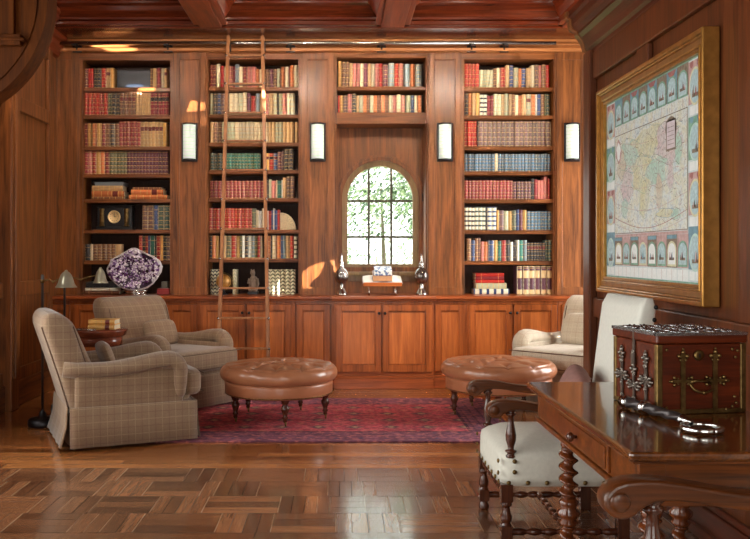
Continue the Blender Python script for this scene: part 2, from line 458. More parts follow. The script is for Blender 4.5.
yz_frame(lp, XL, 6.1, 7.07, .2, 3.1, .10, .035, 1, (2.48, .95))
struct(lp.build(trim_name(), M['wood_v'], bevel=.006))
struct(MB().box(XL, XL+.05, 6.0, 8.12, 0, .2).box(XL, XL+.03, 6.0, 8.12, .2, .225).build('baseboard_left', M['wood_y'], bevel=.006))
pr = [(XL+p[0]*.7, 3.40+p[1]) for p in crown_prof()]
struct(MB().prism(pr, 6.0, 8.3, 'xz').build(trim_name(), M['beam_y']))
# pilaster standing on the left wall nearer the camera
pw = MB().box(XL, XL+.10, 6.90, 7.08, 0, 3.2).box(XL, XL+.12, 6.94, 7.04, .25, 3.1)
struct(pw.build(trim_name(), M['wood_v'], bevel=.008))

# windows of the left wall (they light the room)
def side_window(nm, X, y0, y1, z0, z1):
    w = bpy.data.objects.new(nm, None); C.objects.link(w); struct(w); w['label'] = 'tall daylight window in the left wall'
    m = MB(); t0, t1 = X-.10, X-.04
    m.box(t0,t1,y0,y0+.05,z0,z1).box(t0,t1,y1-.05,y1,z0,z1).box(t0,t1,y0+.05,y1-.05,z0,z0+.05).box(t0,t1,y0+.05,y1-.05,z1-.05,z1)
    ym = (y0+y1)/2; m.box(t0+.01,t1-.01,ym-.015,ym+.015,z0+.05,z1-.05)
    for k in range(1,4): z = z0+(z1-z0)*k/4; m.box(t0+.01,t1-.01,y0+.05,y1-.05,z-.012,z+.012)
    struct(m.build('window_frame', M['winframe'], w))
for i, (y0, y1) in enumerate(((4.2, 5.5), (2.45, 3.75), (.7, 2.0), (-1.0, .25))): side_window('window_%d' % (i+2), XL, y0, y1, .35, 2.75)

# right wall with the map: ends at 5.82, stiles, rails, crown
YE = 5.64
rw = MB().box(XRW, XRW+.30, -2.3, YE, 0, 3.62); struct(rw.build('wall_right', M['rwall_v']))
rp = MB()
st = .035
def rbox(y0, y1, z0, z1, t=st): rp.box(XRW-t, XRW, y0, y1, z0, z1)
rbox(5.50, YE, 0, 2.52, .05)                     # end stile
rbox(1.0, 5.499, 2.33, 2.50, .03); rbox(1.0, 5.499, .85, .97, .03)
rbox(4.52, 4.70, .97, 2.33, .03); rbox(3.10, 3.50, .97, 2.33, .03); rbox(1.0, 1.4, .97, 2.33, .03)
struct(rp.build(trim_name(), M['rwall_v'], bevel=.008))
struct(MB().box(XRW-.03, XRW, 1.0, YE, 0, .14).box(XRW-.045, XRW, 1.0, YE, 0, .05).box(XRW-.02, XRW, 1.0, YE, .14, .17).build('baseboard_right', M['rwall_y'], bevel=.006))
# crown of the right wall, returning round its end
cp = [(0,2.48),(-.02,2.485),(-.03,2.51),(-.03,2.53),(-.05,2.545),(-.06,2.58),(-.085,2.62),(-.11,2.645),(-.11,2.66),(-.145,2.675),(-.16,2.70),(-.165,2.74),(-.19,2.75),(-.19,2.79),(.0,2.79)]
struct(MB().prism([(XRW+p[0]*.78, p[1]) for p in cp], .5, YE-.02, 'xz').build(trim_name(), M['rwall_y']))
cr = MB().prism([(XRW+p[0]*.86, p[1]) for p in cp], YE-.02, YE+.05, 'xz')
cr.prism([(YE+.05-p[0]*.6, p[1]) for p in cp], XRW-.02, XRW+.30, 'yz')
struct(cr.build(trim_name(), M['wood_v'], bevel=.003))
# alcove wall to the right of the reading bay, with a daylight opening
aw = MB().box(XR2, XR2+.14, 5.0, 9.0, 0, .5).box(XR2, XR2+.14, 5.0, 9.0, 2.6, 3.62).box(XR2, XR2+.14, 5.0, 6.2, .5, 2.6).box(XR2, XR2+.14, 7.8, 9.0, .5, 2.6)
aw.box(XRW+.3, XR2+.14, 5.0, 5.1, 0, 3.62)
struct(aw.build('wall_alcove', M['wood_v']))
# wall behind the camera with three tall openings
fw = MB().box(-4.2, XRW+.3, -2.3, -2.16, 0, .3).box(-4.2, XRW+.3, -2.3, -2.16, 2.8, 3.62)
for a, b_ in ((-4.2, -.75), (.3, .75), (1.4, XRW+.3)): fw.box(a, b_, -2.3, -2.16, .3, 2.8)
struct(fw.build('wall_front', M['wood_v']))

# big curved brace of the near archway at upper left
YB = 4.55
def PB(px, py): return (WX(px, YB), WZ(py, YB))
ccx, ccz = PB(-70, -2); Rb = 119*YB/F
def arc(r, n=28, a0=-100, a1=10): return [(ccx+r*math.cos(math.radians(a0+(a1-a0)*k/n)), ccz+r*math.sin(math.radians(a0+(a1-a0)*k/n))) for k in range(n+1)]
def band(mb, r0, r1, y0, y1, a0=-100, a1=10):
    A = arc(r0, a0=a0, a1=a1); B = arc(r1, a0=a0, a1=a1); mb.prism(A + B[::-1], y0, y1, 'xz', 0, False)
br = MB(); band(br, Rb*.02, Rb, YB, YB+.13); band(br, Rb*.93, Rb*1.0, YB-.02, YB); band(br, Rb*.88, Rb*.905, YB-.008, YB)
struct(br.build(trim_name(), M['beam_v'], bevel=.006), 'large curved wooden brace across the upper left corner')
pb = MB(); x16 = WX(16, YB)
pb.box(XL-.5, x16, YB-.03, YB+.16, WZ(36, YB), 3.6)
pb.box(XL-.5, x16+.04, YB-.05, YB+.16, WZ(47, YB), WZ(36, YB)); pb.box(XL-.5, x16+.06, YB-.06, YB+.16, WZ(43, YB), WZ(40, YB))
struct(pb.build(trim_name(), M['beam_v'], bevel=.005))

# pilasters between the bookcases (upper)
def panel_xz(mb, x0, x1, z0, z1, y, w=.035, d=.02, dep=.03, wt=None, wb_=None):
    wt = wt or w; wb_ = wb_ or w
    mb.box(x0, x0+w, y, y+dep, z0, z1); mb.box(x1-w, x1, y, y+dep, z0, z1)
    mb.box(x0+w, x1-w, y, y+dep, z0, z0+wb_); mb.box(x0+w, x1-w, y, y+dep, z1-wt, z1)
    mb.box(x0+w, x1-w, y+d, y+dep, z0+wb_, z1-wt, 1)
    q = .008
    mb.box(x0+w, x0+w+q, y+d*.5, y+d, z0+wb_, z1-wt); mb.box(x1-w-q, x1-w, y+d*.5, y+d, z0+wb_, z1-wt)
    mb.box(x0+w, x1-w, y+d*.5, y+d, z1-wt-q, z1-wt); mb.box(x0+w, x1-w, y+d*.5, y+d, z0+wb_, z0+wb_+q)
DP = 8.31
pil = [(174, 205.5), (302, 333.5), (429, 460.5), (557, 588), (50, 77)]
for a, b_ in pil:
    m = MB(); x0, x1 = WX(a, DP), WX(b_, DP)
    panel_xz(m, x0, x1, ZC, zf0, DP, .05, .022, .05, .07, .075)
    m.box(x0-.012, x1+.012, DP+.012, DP+.05, ZC, zf0)
    struct(m.build(trim_name(), [M['wood_v'], M['panel_v']], bevel=.003))
# far right corner beyond, simple continuation
m = MB(); panel_xz(m, WX(588, DP), XR2, ZC, zf0, DP+.02, .3, .022, .05); struct(m.build(trim_name(), [M['wood_v'], M['panel_v']]))
# ------------------------------------------------------------------ bookcases and cabinets
SH_T = .036
cases = {
 'far left bookcase': dict(x=(83.5, 170.5), top=61, sh=[87.5, 115, 146.5, 174, 199, 229.7, 260.5]),
 'bookcase behind the ladder': dict(x=(208.5, 298.5), top=60, sh=[87, 114.5, 142.5, 170, 198, 229.7, 258.6]),
 'case above the window': dict(x=(337, 425.5), top=58.5, sh=[86.5]),
 'bookcase right of the window': dict(x=(464, 553), top=60, sh=[87.3, 115.3, 146.2, 171.2, 199.2, 230.2, 261]),
}
for nm, cs in cases.items():
    x0, x1 = WX(cs['x'][0], DU), WX(cs['x'][1], DU); zt = WZ(cs['top'], DU)
    root = empty('bookcase', {'far left bookcase': 'tall built-in walnut bookcase at the far left, holding the clock and amethyst below',
        'bookcase behind the ladder': 'tall built-in walnut bookcase standing behind the library ladder',
        'case above the window': 'short two-shelf walnut case of books above the arched window',
        'bookcase right of the window': 'tall built-in walnut bookcase of books right of the arched window'}[nm], 'bookcase', ((x0+x1)/2, DU, ZC if nm != 'case above the window' else WZ(124, DU)))
    cs['root'] = root; cs['X'] = (x0, x1); L = root.location
    zb = ZC if nm != 'case above the window' else WZ(124, DU)
    def bl(mb, n, mat, bev=.002):
        for p in mb.v: p -= L
        return mb.build(n, mat, root, bevel=bev)
    w = .045
    for a, b_ in ((x0-w, x0), (x1, x1+w)):
        bl(MB().box(a, b_, DU-.03, DN, zb, zt+.001), 'side_panel', M['wood_v'])
    bl(MB().box(x0-w, x1+w, DU-.03, DU+.03, zt, zf0).box(x0, x1, DU+.03, DN, zt, zt+.02), 'header', M['wood_h'])
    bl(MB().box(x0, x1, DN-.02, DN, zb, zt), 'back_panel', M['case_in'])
    if nm == 'case above the window':
        z1 = WZ(112.5, DU); bl(MB().box(x0, x1, DU-.005, DU+.02, zb, z1).box(x0, x1, DU+.02, DN-.02, z1-.02, z1), 'bottom_rail', M['wood_h'])
        cs['floors'] = [WZ(s, DU) for s in cs['sh']] + [z1]
    else: cs['floors'] = [WZ(s, DU) for s in cs['sh']] + [ZC+.002]
    for s in cs['sh']:
        z = WZ(s, DU); bl(MB().box(x0, x1, DU+.004, DN-.02, z-SH_T, z), 'shelf', M['wood_h'], .004)
# stiles between the case sides and pilasters come from the pilaster backs

# base cabinets
def knob(mb, x, y, z): mb.lathe([(.004,0),(.005,-.012),(.012,-.018),(.014,-.026),(.010,-.032),(.001,-.034)], (x, y, z), 10, 0, 'y')
units = [ # px0, px1, doors, proud, label
 (334, 433, [(336, 381), (382, 431)], .06, 'double-door cherry cabinet directly below the arched window', 'cc'),
 (293, 334, [(297, 330)], 0, 'single-panel cherry cabinet left of the double doors under the window', ''),
 (433, 467, [(435, 465)], 0, 'single-panel cherry cabinet just right of the doors under the window', ''),
 (199, 293, [(201, 245), (247, 291)], 0, 'two-door cherry cabinet behind the foot of the ladder', 'cc'),
 (467, 560, [(469, 512), (514, 557)], 0, 'two-door cherry cabinet between the right ottoman and pale armchair', 'cc'),
 (165, 199, [(167, 197)], 0, 'narrow single-panel cabinet left of the ladder, behind the tan armchair', ''),
 (72, 165, [(74, 118), (120, 163)], 0, 'two-door cabinet below the amethyst geode', 'cc'),
 (50, 72, [(52, 70)], 0, 'narrow cabinet end in the far left corner', ''),
 (560, 600, [(562, 598)], 0, 'cabinet end behind the pale plaid armchair', ''),
]
zd0, zd1 = WZ(371, DB), WZ(304.5, DB)
for a, b_, doors, pr_, lab, kk in units:
    x0, x1 = WX(a, DB), WX(b_, DB); yf = DB - pr_
    r = empty('base_cabinet', lab, 'cabinet', ((x0+x1)/2, yf, 0)); L = r.location
    def bl(mb, n, mat, par=None, bev=.002):
        for p in mb.v: p -= L
        return mb.build(n, mat, par or r, bevel=bev)
    body = MB().box(x0, x1, yf+.03, DN-.03, .16, ZC-.045)
    body.box(x0, x0+.02, yf+.004, yf+.03, .16, ZC-.045).box(x1-.02, x1, yf+.004, yf+.03, .16, ZC-.045).box(x0+.02, x1-.02, yf+.004, yf+.03, zd1+.002, ZC-.045).box(x0+.02, x1-.02, yf+.004, yf+.03, .16, zd0-.002)
    bl(body, 'body', M['cab_v'])
    bl(MB().box(x0-.001, x1+.001, yf-.012, DN-.03, 0, .10).box(x0, x1, yf-.004, yf+.03, .10, .125).box(x0, x1, yf+.001, DN-.03, .125, .16), 'plinth', M['cab_h'], None, .004)
    for k, (da, db) in enumerate(doors):
        dx0, dx1 = WX(da, DB), WX(db, DB); m = MB()
        panel_xz(m, dx0, dx1, zd0, zd1, yf-.012, .055, .016, .03, .055, .065)
        d = bl(m, 'door', [M['cab_v'], M['cab_panel']])
        if len(doors) == 2:
            kx = dx1-.022 if k == 0 else dx0+.022
            kb = MB(); knob(kb, kx, yf-.012, zd1-.075); bl(kb, 'knob', M['iron'], d, 0)
ct = MB().box(XL+.0, XR2-.002, DB-.035, DN-.035, ZC-.028, ZC).box(XL, XR2-.002, DB-.022, DN-.035, ZC-.045, ZC-.028)
x0, x1 = WX(334, DB)-.02, WX(433, DB)+.02
ct.box(x0, x1, DB-.095, DB-.035, ZC-.028, ZC).box(x0, x1, DB-.082, DB-.022, ZC-.045, ZC-.028)
ct.box(NX0+.002, NX1-.002, DN-.035, DN-.002, ZC-.028, ZC)
tag(ct.build('countertop', M['cab_h'], bevel=.006), 'long cherry countertop ledge running under the bookcases and window', 'countertop')

# ------------------------------------------------------------------ books
PAL = {'R': (178,44,34), 'D': (112,30,28), 'B': (126,84,60), 'T': (200,160,112), 'C': (226,208,170), 'G': (104,106,78), 'O': (206,118,66),
 'K': (50,44,44), 'N': (58,76,118), 'Y': (212,160,84), 'P': (116,56,70), 'L': (72,108,132), 'S': (142,156,160), 'M': (146,46,52), 'W': (232,228,216),
 'E': (52,120,104), 'V': (188,188,154), 'Q': (208,124,112), 'U': (110,80,76), 'F': (96,52,66), 'A':(62,82,74)}
CN = {'R':'bright red','D':'dark red','B':'brown','T':'tan','C':'cream','G':'olive','O':'orange-brown','K':'near-black','N':'navy','Y':'ochre','P':'plum',
 'L':'slate-blue','S':'pale grey','M':'maroon','W':'white','E':'teal','V':'grey-green','Q':'rose','U':'dusky brown','F':'purple-brown','A':'dark green'}
STY = {'p': 'cloth', 'g': 'gilt-banded', 'l': 'labelled', 'w': 'cream-blocked', 'f': 'cream-banded', 'c': 'chevron-patterned'}
bmats = {}
def book_mat(c, s):
    if (c, s) in bmats: return bmats[(c, s)]
    t = NT('book_%s_%s' % (CN[c].replace(' ', '_').replace('-', '_'), STY[s].replace('-', '_')))
    uv = t.new('ShaderNodeUVMap').outputs[0]; sx = t.new('ShaderNodeSeparateXYZ'); t.link(uv, sx.inputs[0])
    u, v = sx.outputs[0], sx.outputs[1]
    wn = t.new('ShaderNodeTexWhiteNoise', noise_dimensions='1D'); t.link(t.math('FLOOR', t.math('DIVIDE', u, 4)), wn.inputs['W'])
    base = srgb(*PAL[c]); n = t.noise(t.new('ShaderNodeTexCoord').outputs['Object'], 35, 4)
    dk = tuple(x*.72 for x in base[:3])+(1,); lt = tuple(min(1, x*1.28) for x in base[:3])+(1,)
    col = t.ramp(t.math('ADD', t.math('MULTIPLY', n, .45), t.math('MULTIPLY', wn.outputs[0], .55)), [(.25, dk), (.75, lt)])
    gold = srgb(214, 172, 104)
    def bands(cs, w):
        tot = None
        for c0 in cs:
            l = t.math('LESS_THAN', t.math('ABSOLUTE', t.math('SUBTRACT', v, c0)), w); tot = l if tot is None else t.math('MAXIMUM', tot, l)
        return tot
    spine = t.math('LESS_THAN', t.math('MODULO', u, 4), 1.01)
    def on(m_): return t.math('MULTIPLY', m_, spine)
    if s == 'g':
        col = t.mix(t.math('MULTIPLY', on(bands((.05,.2,.38,.56,.74,.95), .011)), .85), col, gold)
        dots = t.math('GREATER_THAN', t.noise(uv, 22, 1), .62); col = t.mix(t.math('MULTIPLY', on(t.math('MULTIPLY', dots, bands((.3,.65,.85), .05))), .7), col, gold)
    elif s == 'l':
        col = t.mix(on(bands((.72,), .08)), col, srgb(110, 34, 30) if c not in 'RDMP' else srgb(40, 30, 28))
        col = t.mix(t.math('MULTIPLY', on(bands((.06,.3,.5,.62,.82,.94), .01)), .8), col, gold)
    elif s == 'w': col = t.mix(on(bands((.1,.3,.5,.7,.9), .062)), col, srgb(232, 226, 200))
    elif s == 'f':
        col = t.mix(on(bands((.08,), .085)), col, srgb(222, 194, 140)); col = t.mix(on(bands((.70,), .125)), col, srgb(222, 194, 140))
        col = t.mix(on(bands((.58, .83, .925), .008)), col, gold); col = t.mix(on(bands((.985,), .02)), col, srgb(222, 194, 140))
    elif s == 'c':
        tri = t.math('ABSOLUTE', t.math('SUBTRACT', t.math('MODULO', u, 4), .5))
        zz = t.math('FRACT', t.math('ADD', t.math('MULTIPLY', v, 7), t.math('MULTIPLY', tri, 1.1)))
        col = t.mix(on(t.math('LESS_THAN', zz, .55)), col, srgb(232, 224, 190))
    elif s == 'p':
        col = t.mix(t.math('MULTIPLY', on(bands((.8,.2), .014)), .5), col, gold)
    t.link(col, t.b.inputs['Base Color']); t.set(rough=.42)
    bmats[(c, s)] = t.m; return t.m
bid = [0]
def add_book(mb, x0, x1, z0, z1, y0, dep, mi, mp):
    """upright book, spine towards the room: boards + rounded ribbed spine + page block"""
    bid[0] += 1; k = bid[0]*4.0; w = x1-x0; H = z1-z0; r = min(w*.32, .012); n = 6
    prof = [(x0+w*j/n, y0 + r*(1-math.sin(PI*j/n))) for j in range(n+1)]
    ribs = []
    for q in range(0, 13): ribs.append(q/12)
    vs = []; uvs = []
    for tt in ribs:
        out = .0016 if abs((tt*12) % 2 - 1) < .1 and 0 < tt < 1 else 0
        for j, (x, y) in enumerate(prof): vs.append((x, y-out, z0+H*tt)); uvs.append((k+j/n, tt))
    f = []; fu = []
    for i in range(len(ribs)-1):
        for j in range(n):
            q = (i*(n+1)+j, i*(n+1)+j+1, (i+1)*(n+1)+j+1, (i+1)*(n+1)+j); f.append(q); fu.append([uvs[a] for a in q])
    mb.add(vs, f, mi, True, fu)
    b = .0028; o2 = [(k+2, .5)]*4
    for a, c_ in ((x0, x0+b), (x1-b, x1)):
        v = [(a,y0+r,z0),(c_,y0+r,z0),(c_,y0+dep,z0),(a,y0+dep,z0),(a,y0+r,z1),(c_,y0+r,z1),(c_,y0+dep,z1),(a,y0+dep,z1)]
        mb.add(v, [(0,3,2,1),(4,5,6,7),(0,1,5,4),(1,2,6,5),(2,3,7,6),(3,0,4,7)], mi, False, [o2]*6)
    v = [(x0+b,y0+r*.6,z0+.003),(x1-b,y0+r*.6,z0+.003),(x1-b,y0+dep-.005,z0+.003),(x0+b,y0+dep-.005,z0+.003),(x0+b,y0+r*.6,z1-.004),(x1-b,y0+r*.6,z1-.004),(x1-b,y0+dep-.005,z1-.004),(x0+b,y0+dep-.005,z1-.004)]
    mb.add(v, [(0,3,2,1),(4,5,6,7),(0,1,5,4),(1,2,6,5),(2,3,7,6),(3,0,4,7)], mp, False, [o2]*6)
    # tail/head caps of the spine
    m0 = [(x, y, z1-.001) for x, y in prof] ; mb.add(m0, [tuple(range(n+1))], mi, False, [[(k+2, .5)]*(n+1)])
# shelf -> (crop x0, crop y0, bottom, default top, tokens).  token: colour style width[,top]; '_w' leaves a gap; 'A*3:...' repeats
S = 'far left bookcase'; L_ = 'bookcase behind the ladder'; W_ = 'case above the window'; R_ = 'bookcase right of the window'
ROWS = [
 (S,0,78,50,238,88,55, "Dg26 Rp20 Rp20 _2 Kg22 Kg32 Rg36 Tl34 Yp30 _2 _266 Bg20 Tg26 _4 Mp30 _3 Cp22 Tl22"),
 (S,1,78,47,445,275,55, "Rg29*6 Gg30 Kg32 Kg30 Bl30*4 Tg22*5 Ml28*5"),
 (S,2,78,48,232,55,115, "Dg22 Yg28 _8 Og32 _4 Yg34 Mg28 Bg34 Kg38 Bg30 Mg27,38*6 Tl28,44*6 Yp26,50"),
 (S,3,78,47,440,268,115, "Mg28 Qg28 Rg30 Yg34 Og30 Mg38 Gg26*5 Fg24*13"),
 (S,5,78,480,425,240,172, "Ug42 Ug44 Np34 Ag44 Ag46"),
 (S,6,78,48,240,120,228, "Kp46 Cp16 Bg34*5 Tg44"),
 (S,6,78,455,240,55,228, "Rg26 Kg24 Rg20 Np14 Ep38 Kp12 Rg28 Yp20 Kg26 Ug28"),
 (L_,0,204,44,238,80,55, "Dg24,66 Dg24,66 _2 Cp30,62 Rp26,75 Cg34,78 Qg34,74 Mp14,80 Sp30,62 Cp28 Mg34 Qp32,82 Qp34 Op24,98 Cp28,100 Bg24,100 Bp24,102 Pp34,100 Bg24,98 Vp22,96 Bp8,96 Op30,80 Cp30,80 Mp6,80 Op32,70 Cp32,72"),
 (L_,1,204,46,445,282,55, "Vg22 _4 Kg26 Ng30 Ug28 Pg32 Cg34 Cp34 _2 Vg32 Cg32,275 Pp26 _2 Rp38,302 Sp30 Tg26 Bp14 Qg28 Tg38 Vg24 Kp12 Vg28 Qg34 Cw30 Cw28"),
 (L_,2,204,47,205,48,115, "Tg24 Bg32*2 Vg32*3 Cg28*9 Tg26*2 Vg28*2 Tg28*3 _6 Tg24"),
 (L_,3,204,46,412,285,115, "Ag28*4 Eg24*11 _36 Yl30 Rl34 Nl30 Pg32,275 Up18,270 Kg34,250*2"),
 (L_,4,204,44,195,65,172, "Mg29*14 Vp22,60 Kp14 Vp18,55 Qp38 Cp8,60 Ep32,65 Wp8,60 Tp28,42 Ug30,30 Ug30,30"),
 (L_,5,204,36,430,270,172, "Rg27*12 Gp28 Cp20,285 Wp26,290 Cp18 _4 Wp28,290 Rp20,290 Np14,285 Wp10 Np22,285 Rp18,280"),
 (L_,6,204,40,228,58,228, "Kg22 Og24 Yg26 _8 Gg26 Tg20 Gg38 Rg38 Yp26 Gg18 Wp20 Kg26 Wg24 Sg22 Gg24 Rg20 Cg18 _10 Bg20 Og30,60 Kp10 Cg28 Bp10 Og28 Np14 Sp22 Tg34 Rg24 _4 Gw26"),
 (L_,7,204,44,500,316,228, "Kc26*3 _92 Vc30 _215 Gc38*6"),
 (W_,0,332,45,272,95,50, "Yg26,75 Bg32,80 Bg28,80 Tg26,88 Qp26 Qp28 Cp27 Pp30 Tp26 Cp26 _2 Qp30 Rp28 _3 Pg38,100 _4 Sg42,88 _2 Rg34 Qg34 _8 Sp38,98 _6 Op36,98 _4 Sg42,100"),
 (W_,1,332,45,467,335,50, "Rp12 Yg28 Ug32 Qp32,325 Kg34,318 Tp22 Vp22 Cp8 Op26 Bp24 Vp26 Op28 Bp28 Op34 Bp24 _2 Cp30 Qp28 Cg32,328 Qg32 _6 Vp36 Np28 Cp24 _2 Op28"),
 (R_,0,459,40,240,95,55, "Rg28,58*4 _2 Vg26,105*4 Bg26,92 Cp26,88 Rg40,88 Tp28,68 Ng30,70 _3 Vg36,88 Op22 Ng34,92 _2 Tg34,90 Cp28,70 Ug30,68 Qp24,70 Bg30,64 Rp26,70"),
 (R_,1,459,44,450,288,55, "Kg26,280 Og28,278 Tg28,278 Yg30,280 Kw28 Kw28 Mp24,300 Mp24,300 Vg30 Vg28 Tg26 Vp30,282 Tp24 Bg22 Cp26,296 Op28,298 Tg32 Vl34,288 Og34,290 Wp14 Np26 Bg28 Gp12 Ag26"),
 (R_,2,459,40,232,42,115, "Rg24*4 Kp10 Ug34*16"),
 (R_,3,459,44,418,285,115, "Lg25,288*9 Cg22,285 Lg25,288*16"),
 (R_,4,459,42,203,62,172, "Mg26*14 Fg27,70*5 Kp26,48 Mp24,55 Qp22,60 Qp24,60 Qp28,32 Rp20,50"),
 (R_,5,459,42,435,262,172, "Kw26*3 Aw28*3 Kp8 Nw36 Nw36 Yp14,285 Up42,288 Vp32,292 Yp26,292 Gp32,288 Np24,280 Pp24,284 Yp30,285 Lg27,295*7"),
 (R_,6,459,58,243,90,228, "Bg34,75 Np30 Bg24,75 Ug18,72 Qp22,100 Op34,100 Np44,92 Yp28 Ep28,95 Rp34 Kp32 Wp20,102 Kp26,105 Wp20 Ep30 Sp28 Kl23,108*6 Ag24*2"),
 (R_,7,459,435,500,290,228, "Ff46*6"),
]
ORD = ['','first','second','third','fourth','fifth','sixth','seventh','eighth','ninth','tenth','eleventh','twelfth','thirteenth','fourteenth','fifteenth','sixteenth','seventeenth']
SHN = ['top','second','third','fourth','fifth','sixth','seventh','lowest']
allb = []
import re
for (cn, si, cx, sx0, bot, dtop, cy, toks) in ROWS:
    seq = []
    for tk in toks.split():
        if tk[0] == '_': seq.append(('_', float(tk[1:]), 0)); continue
        mm = re.match(r'([A-Z])([a-z])(\d+)(?:,(\d+))?(?:\*(\d+))?$', tk)
        for q in range(int(mm.group(5) or 1)): seq.append((mm.group(1)+mm.group(2), float(mm.group(3)), float(mm.group(4) or dtop)))
    cs = cases[cn]; xe = cs['x'][1]; x = sx0
    lim = (xe - cx)*7.5; tot = sum(q[1] for q in seq)
    k = min(1.0, (lim - sx0 - 1)/tot)
    for c, w, tp in seq:
        if c != '_': allb.append(dict(case=cn, si=si, a=cx+x/7.5, b=cx+(x+w*k)/7.5, h=(bot-tp)/7.5, c=c[0], s=c[1]))
        x += w*k
from collections import defaultdict
by = defaultdict(list)
for b in allb: by[(b['case'], b['si'])].append(b)
for lst in by.values():
    lst.sort(key=lambda b: b['a'])
    for i, b in enumerate(lst): b['i'] = i; b['n'] = len(lst)
YB0 = DU + .045
ranked = sorted(allb, key=lambda b: -(b['b']-b['a'])*b['h'])
NB = 280
big = set(id(b) for b in ranked[:NB])
CASE_S = {S: 'far left bookcase', L_: 'bookcase behind the ladder', W_: 'case above the window', R_: 'bookcase right of the window'}
stuff = MB(); smats = []; sidx = {}
for b in allb:
    cs = cases[b['case']]; z0 = cs['floors'][b['si']]
    x0, x1 = WX(b['a'], YB0)+.0009, WX(b['b'], YB0)-.0009
    h = b['h']*YB0/F*rnd.uniform(.985, 1.0) + .004
    lim = (WZ(cs['top'], DU) if b['si'] == 0 else cs['floors'][b['si']-1]-SH_T) - z0 - .004
    h = min(h, lim); y0 = YB0 + rnd.uniform(-.008, .006); dep = min(h*.68, DN-.025-y0-.004)
    mt = book_mat(b['c'], b['s'])
    if id(b) in big:
        mb = MB(); add_book(mb, 0-(x1-x0)/2, (x1-x0)/2, 0, h, 0, dep, 0, 1)
        o = mb.build('book', [mt, M['paper']]); o.location = ((x0+x1)/2, y0, z0)
        i, n = b['i'], b['n']
        if i < n-1-i: pos = (ORD[i+1]+' from left') if i else 'leftmost'
        else: pos = (ORD[n-i]+' from right') if n-1-i else 'rightmost'
        tag(o, '%s %s book, %s on %s shelf, %s' % (CN[b['c']], STY[b['s']], pos, SHN[b['si']] if b['case'] != W_ else ('upper','lower')[b['si']], CASE_S[b['case']]),
            'book', 'books on the %s shelf of the %s' % (SHN[b['si']] if b['case'] != W_ else ('upper','lower')[b['si']], b['case']))
    else:
        if mt.name not in sidx: sidx[mt.name] = len(smats)+1; smats.append(mt)
        add_book(stuff, x0, x1, z0, z0+h, y0, dep, sidx[mt.name], 0)
o = stuff.build('book', [M['paper']] + smats)
tag(o, 'remaining slimmer leather and cloth books filling the gaps on the shelves', 'books', None, 'stuff')
print('BOOKS', len(allb))
# lying books
def flat_book(loc, w, d, h, c, s, label, group, rz=0, pages='front'):
    r = empty('book', label, 'book', loc, rz, group)
    cov = MB(); bid[0] += 1; k = bid[0]*4.0+2; t_ = .003
    def bb(x0,x1,y0,y1,z0,z1): cov.add([(x0,y0,z0),(x1,y0,z0),(x1,y1,z0),(x0,y1,z0),(x0,y0,z1),(x1,y0,z1),(x1,y1,z1),(x0,y1,z1)], [(0,3,2,1),(4,5,6,7),(0,1,5,4),(1,2,6,5),(2,3,7,6),(3,0,4,7)], 0, False, [[(k,.5)]*4]*6)
    bb(-w/2, w/2, 0, d, 0, t_); bb(-w/2, w/2, 0, d, h-t_, h)
    if pages != 'front':   # spine towards the room, lettered along its length
        n = 6; k2 = bid[0]*4.0
        prof = [(-.012*math.sin(PI*j/n)*min(1, h/.03), h*j/n) for j in range(n+1)]
        ns = 12; vs = []; uu = []
        for i in range(ns+1):
            for j, (y, z) in enumerate(prof): vs.append((-w/2+w*i/ns, y, z)); uu.append((k2+j/n, i/ns))
        f = []; fu = []
        for i in range(ns):
            for j in range(n):
                q = (i*(n+1)+j, i*(n+1)+j+1, (i+1)*(n+1)+j+1, (i+1)*(n+1)+j); f.append(q); fu.append([uu[a] for a in q])
        cov.add(vs, f, 0, True, fu)
    else: bb(-w/2, w/2, d-.003, d, 0, h)
    cov.build('cover', book_mat(c, s), r)
    MB().box(-w/2+.004, w/2-.004, .003, d-.004, t_, h-t_).build('page_block', M['paper'], r)
    return r
def stack(cn, si, items, cx, cy, grp, yoff=.03):
    z = cases[cn]['floors'][si]
    for (xa, xb, ya, yb, c, s, lab) in items:   # bottom to top, crop px
        h = (yb-ya)/7.5*YB0/F; x0, x1 = WX(cx+xa/7.5, YB0), WX(cx+xb/7.5, YB0)
        flat_book(((x0+x1)/2, YB0+.01, z), x1-x0, .19, h, c, s, lab, grp, rnd.uniform(-.02, .02), 'spine'); z += h+.0005
stack(S, 4, [(100,345,182,202,'B','g','brown gilt book at the bottom of the left stack, far left bookcase'),
             (103,345,140,181,'O','l','orange-brown book with dark spine labels in left stack, far left bookcase'),
             (105,335,98,139,'T','g','tan spine book lying under the grey box, far left bookcase')], 78, 172, 'lying books on the fifth shelf of the far left bookcase')
stack(S, 4, [(380,668,167,200,'O','g','widest orange-brown book at the bottom of the low right stack, far left bookcase'),
             (398,638,126,166,'O','l','middle orange-brown book of the low right stack, far left bookcase'),
             (408,625,108,125,'B','g','thin brown book on top of the low right stack, far left bookcase')], 78, 172, 'lying books on the fifth shelf of the far left bookcase')
z = cases[S]['floors'][4]+(202-182+181-140+139-98)/7.5*YB0/F+.002
bx_ = MB().box(-.135, .135, -.02, .16, 0, .030).box(-.137, .137, -.022, .162, .018, .034)
o = bx_.build('document_box', plain('grey_box', srgb(120, 126, 132), .5), bevel=.003); o.location = (WX(108.5, YB0), YB0+.03, z); o.rotation_euler = (0, 0, -.05)
tag(o, 'grey flat box lying on top of the left book stack, far left bookcase', 'box')
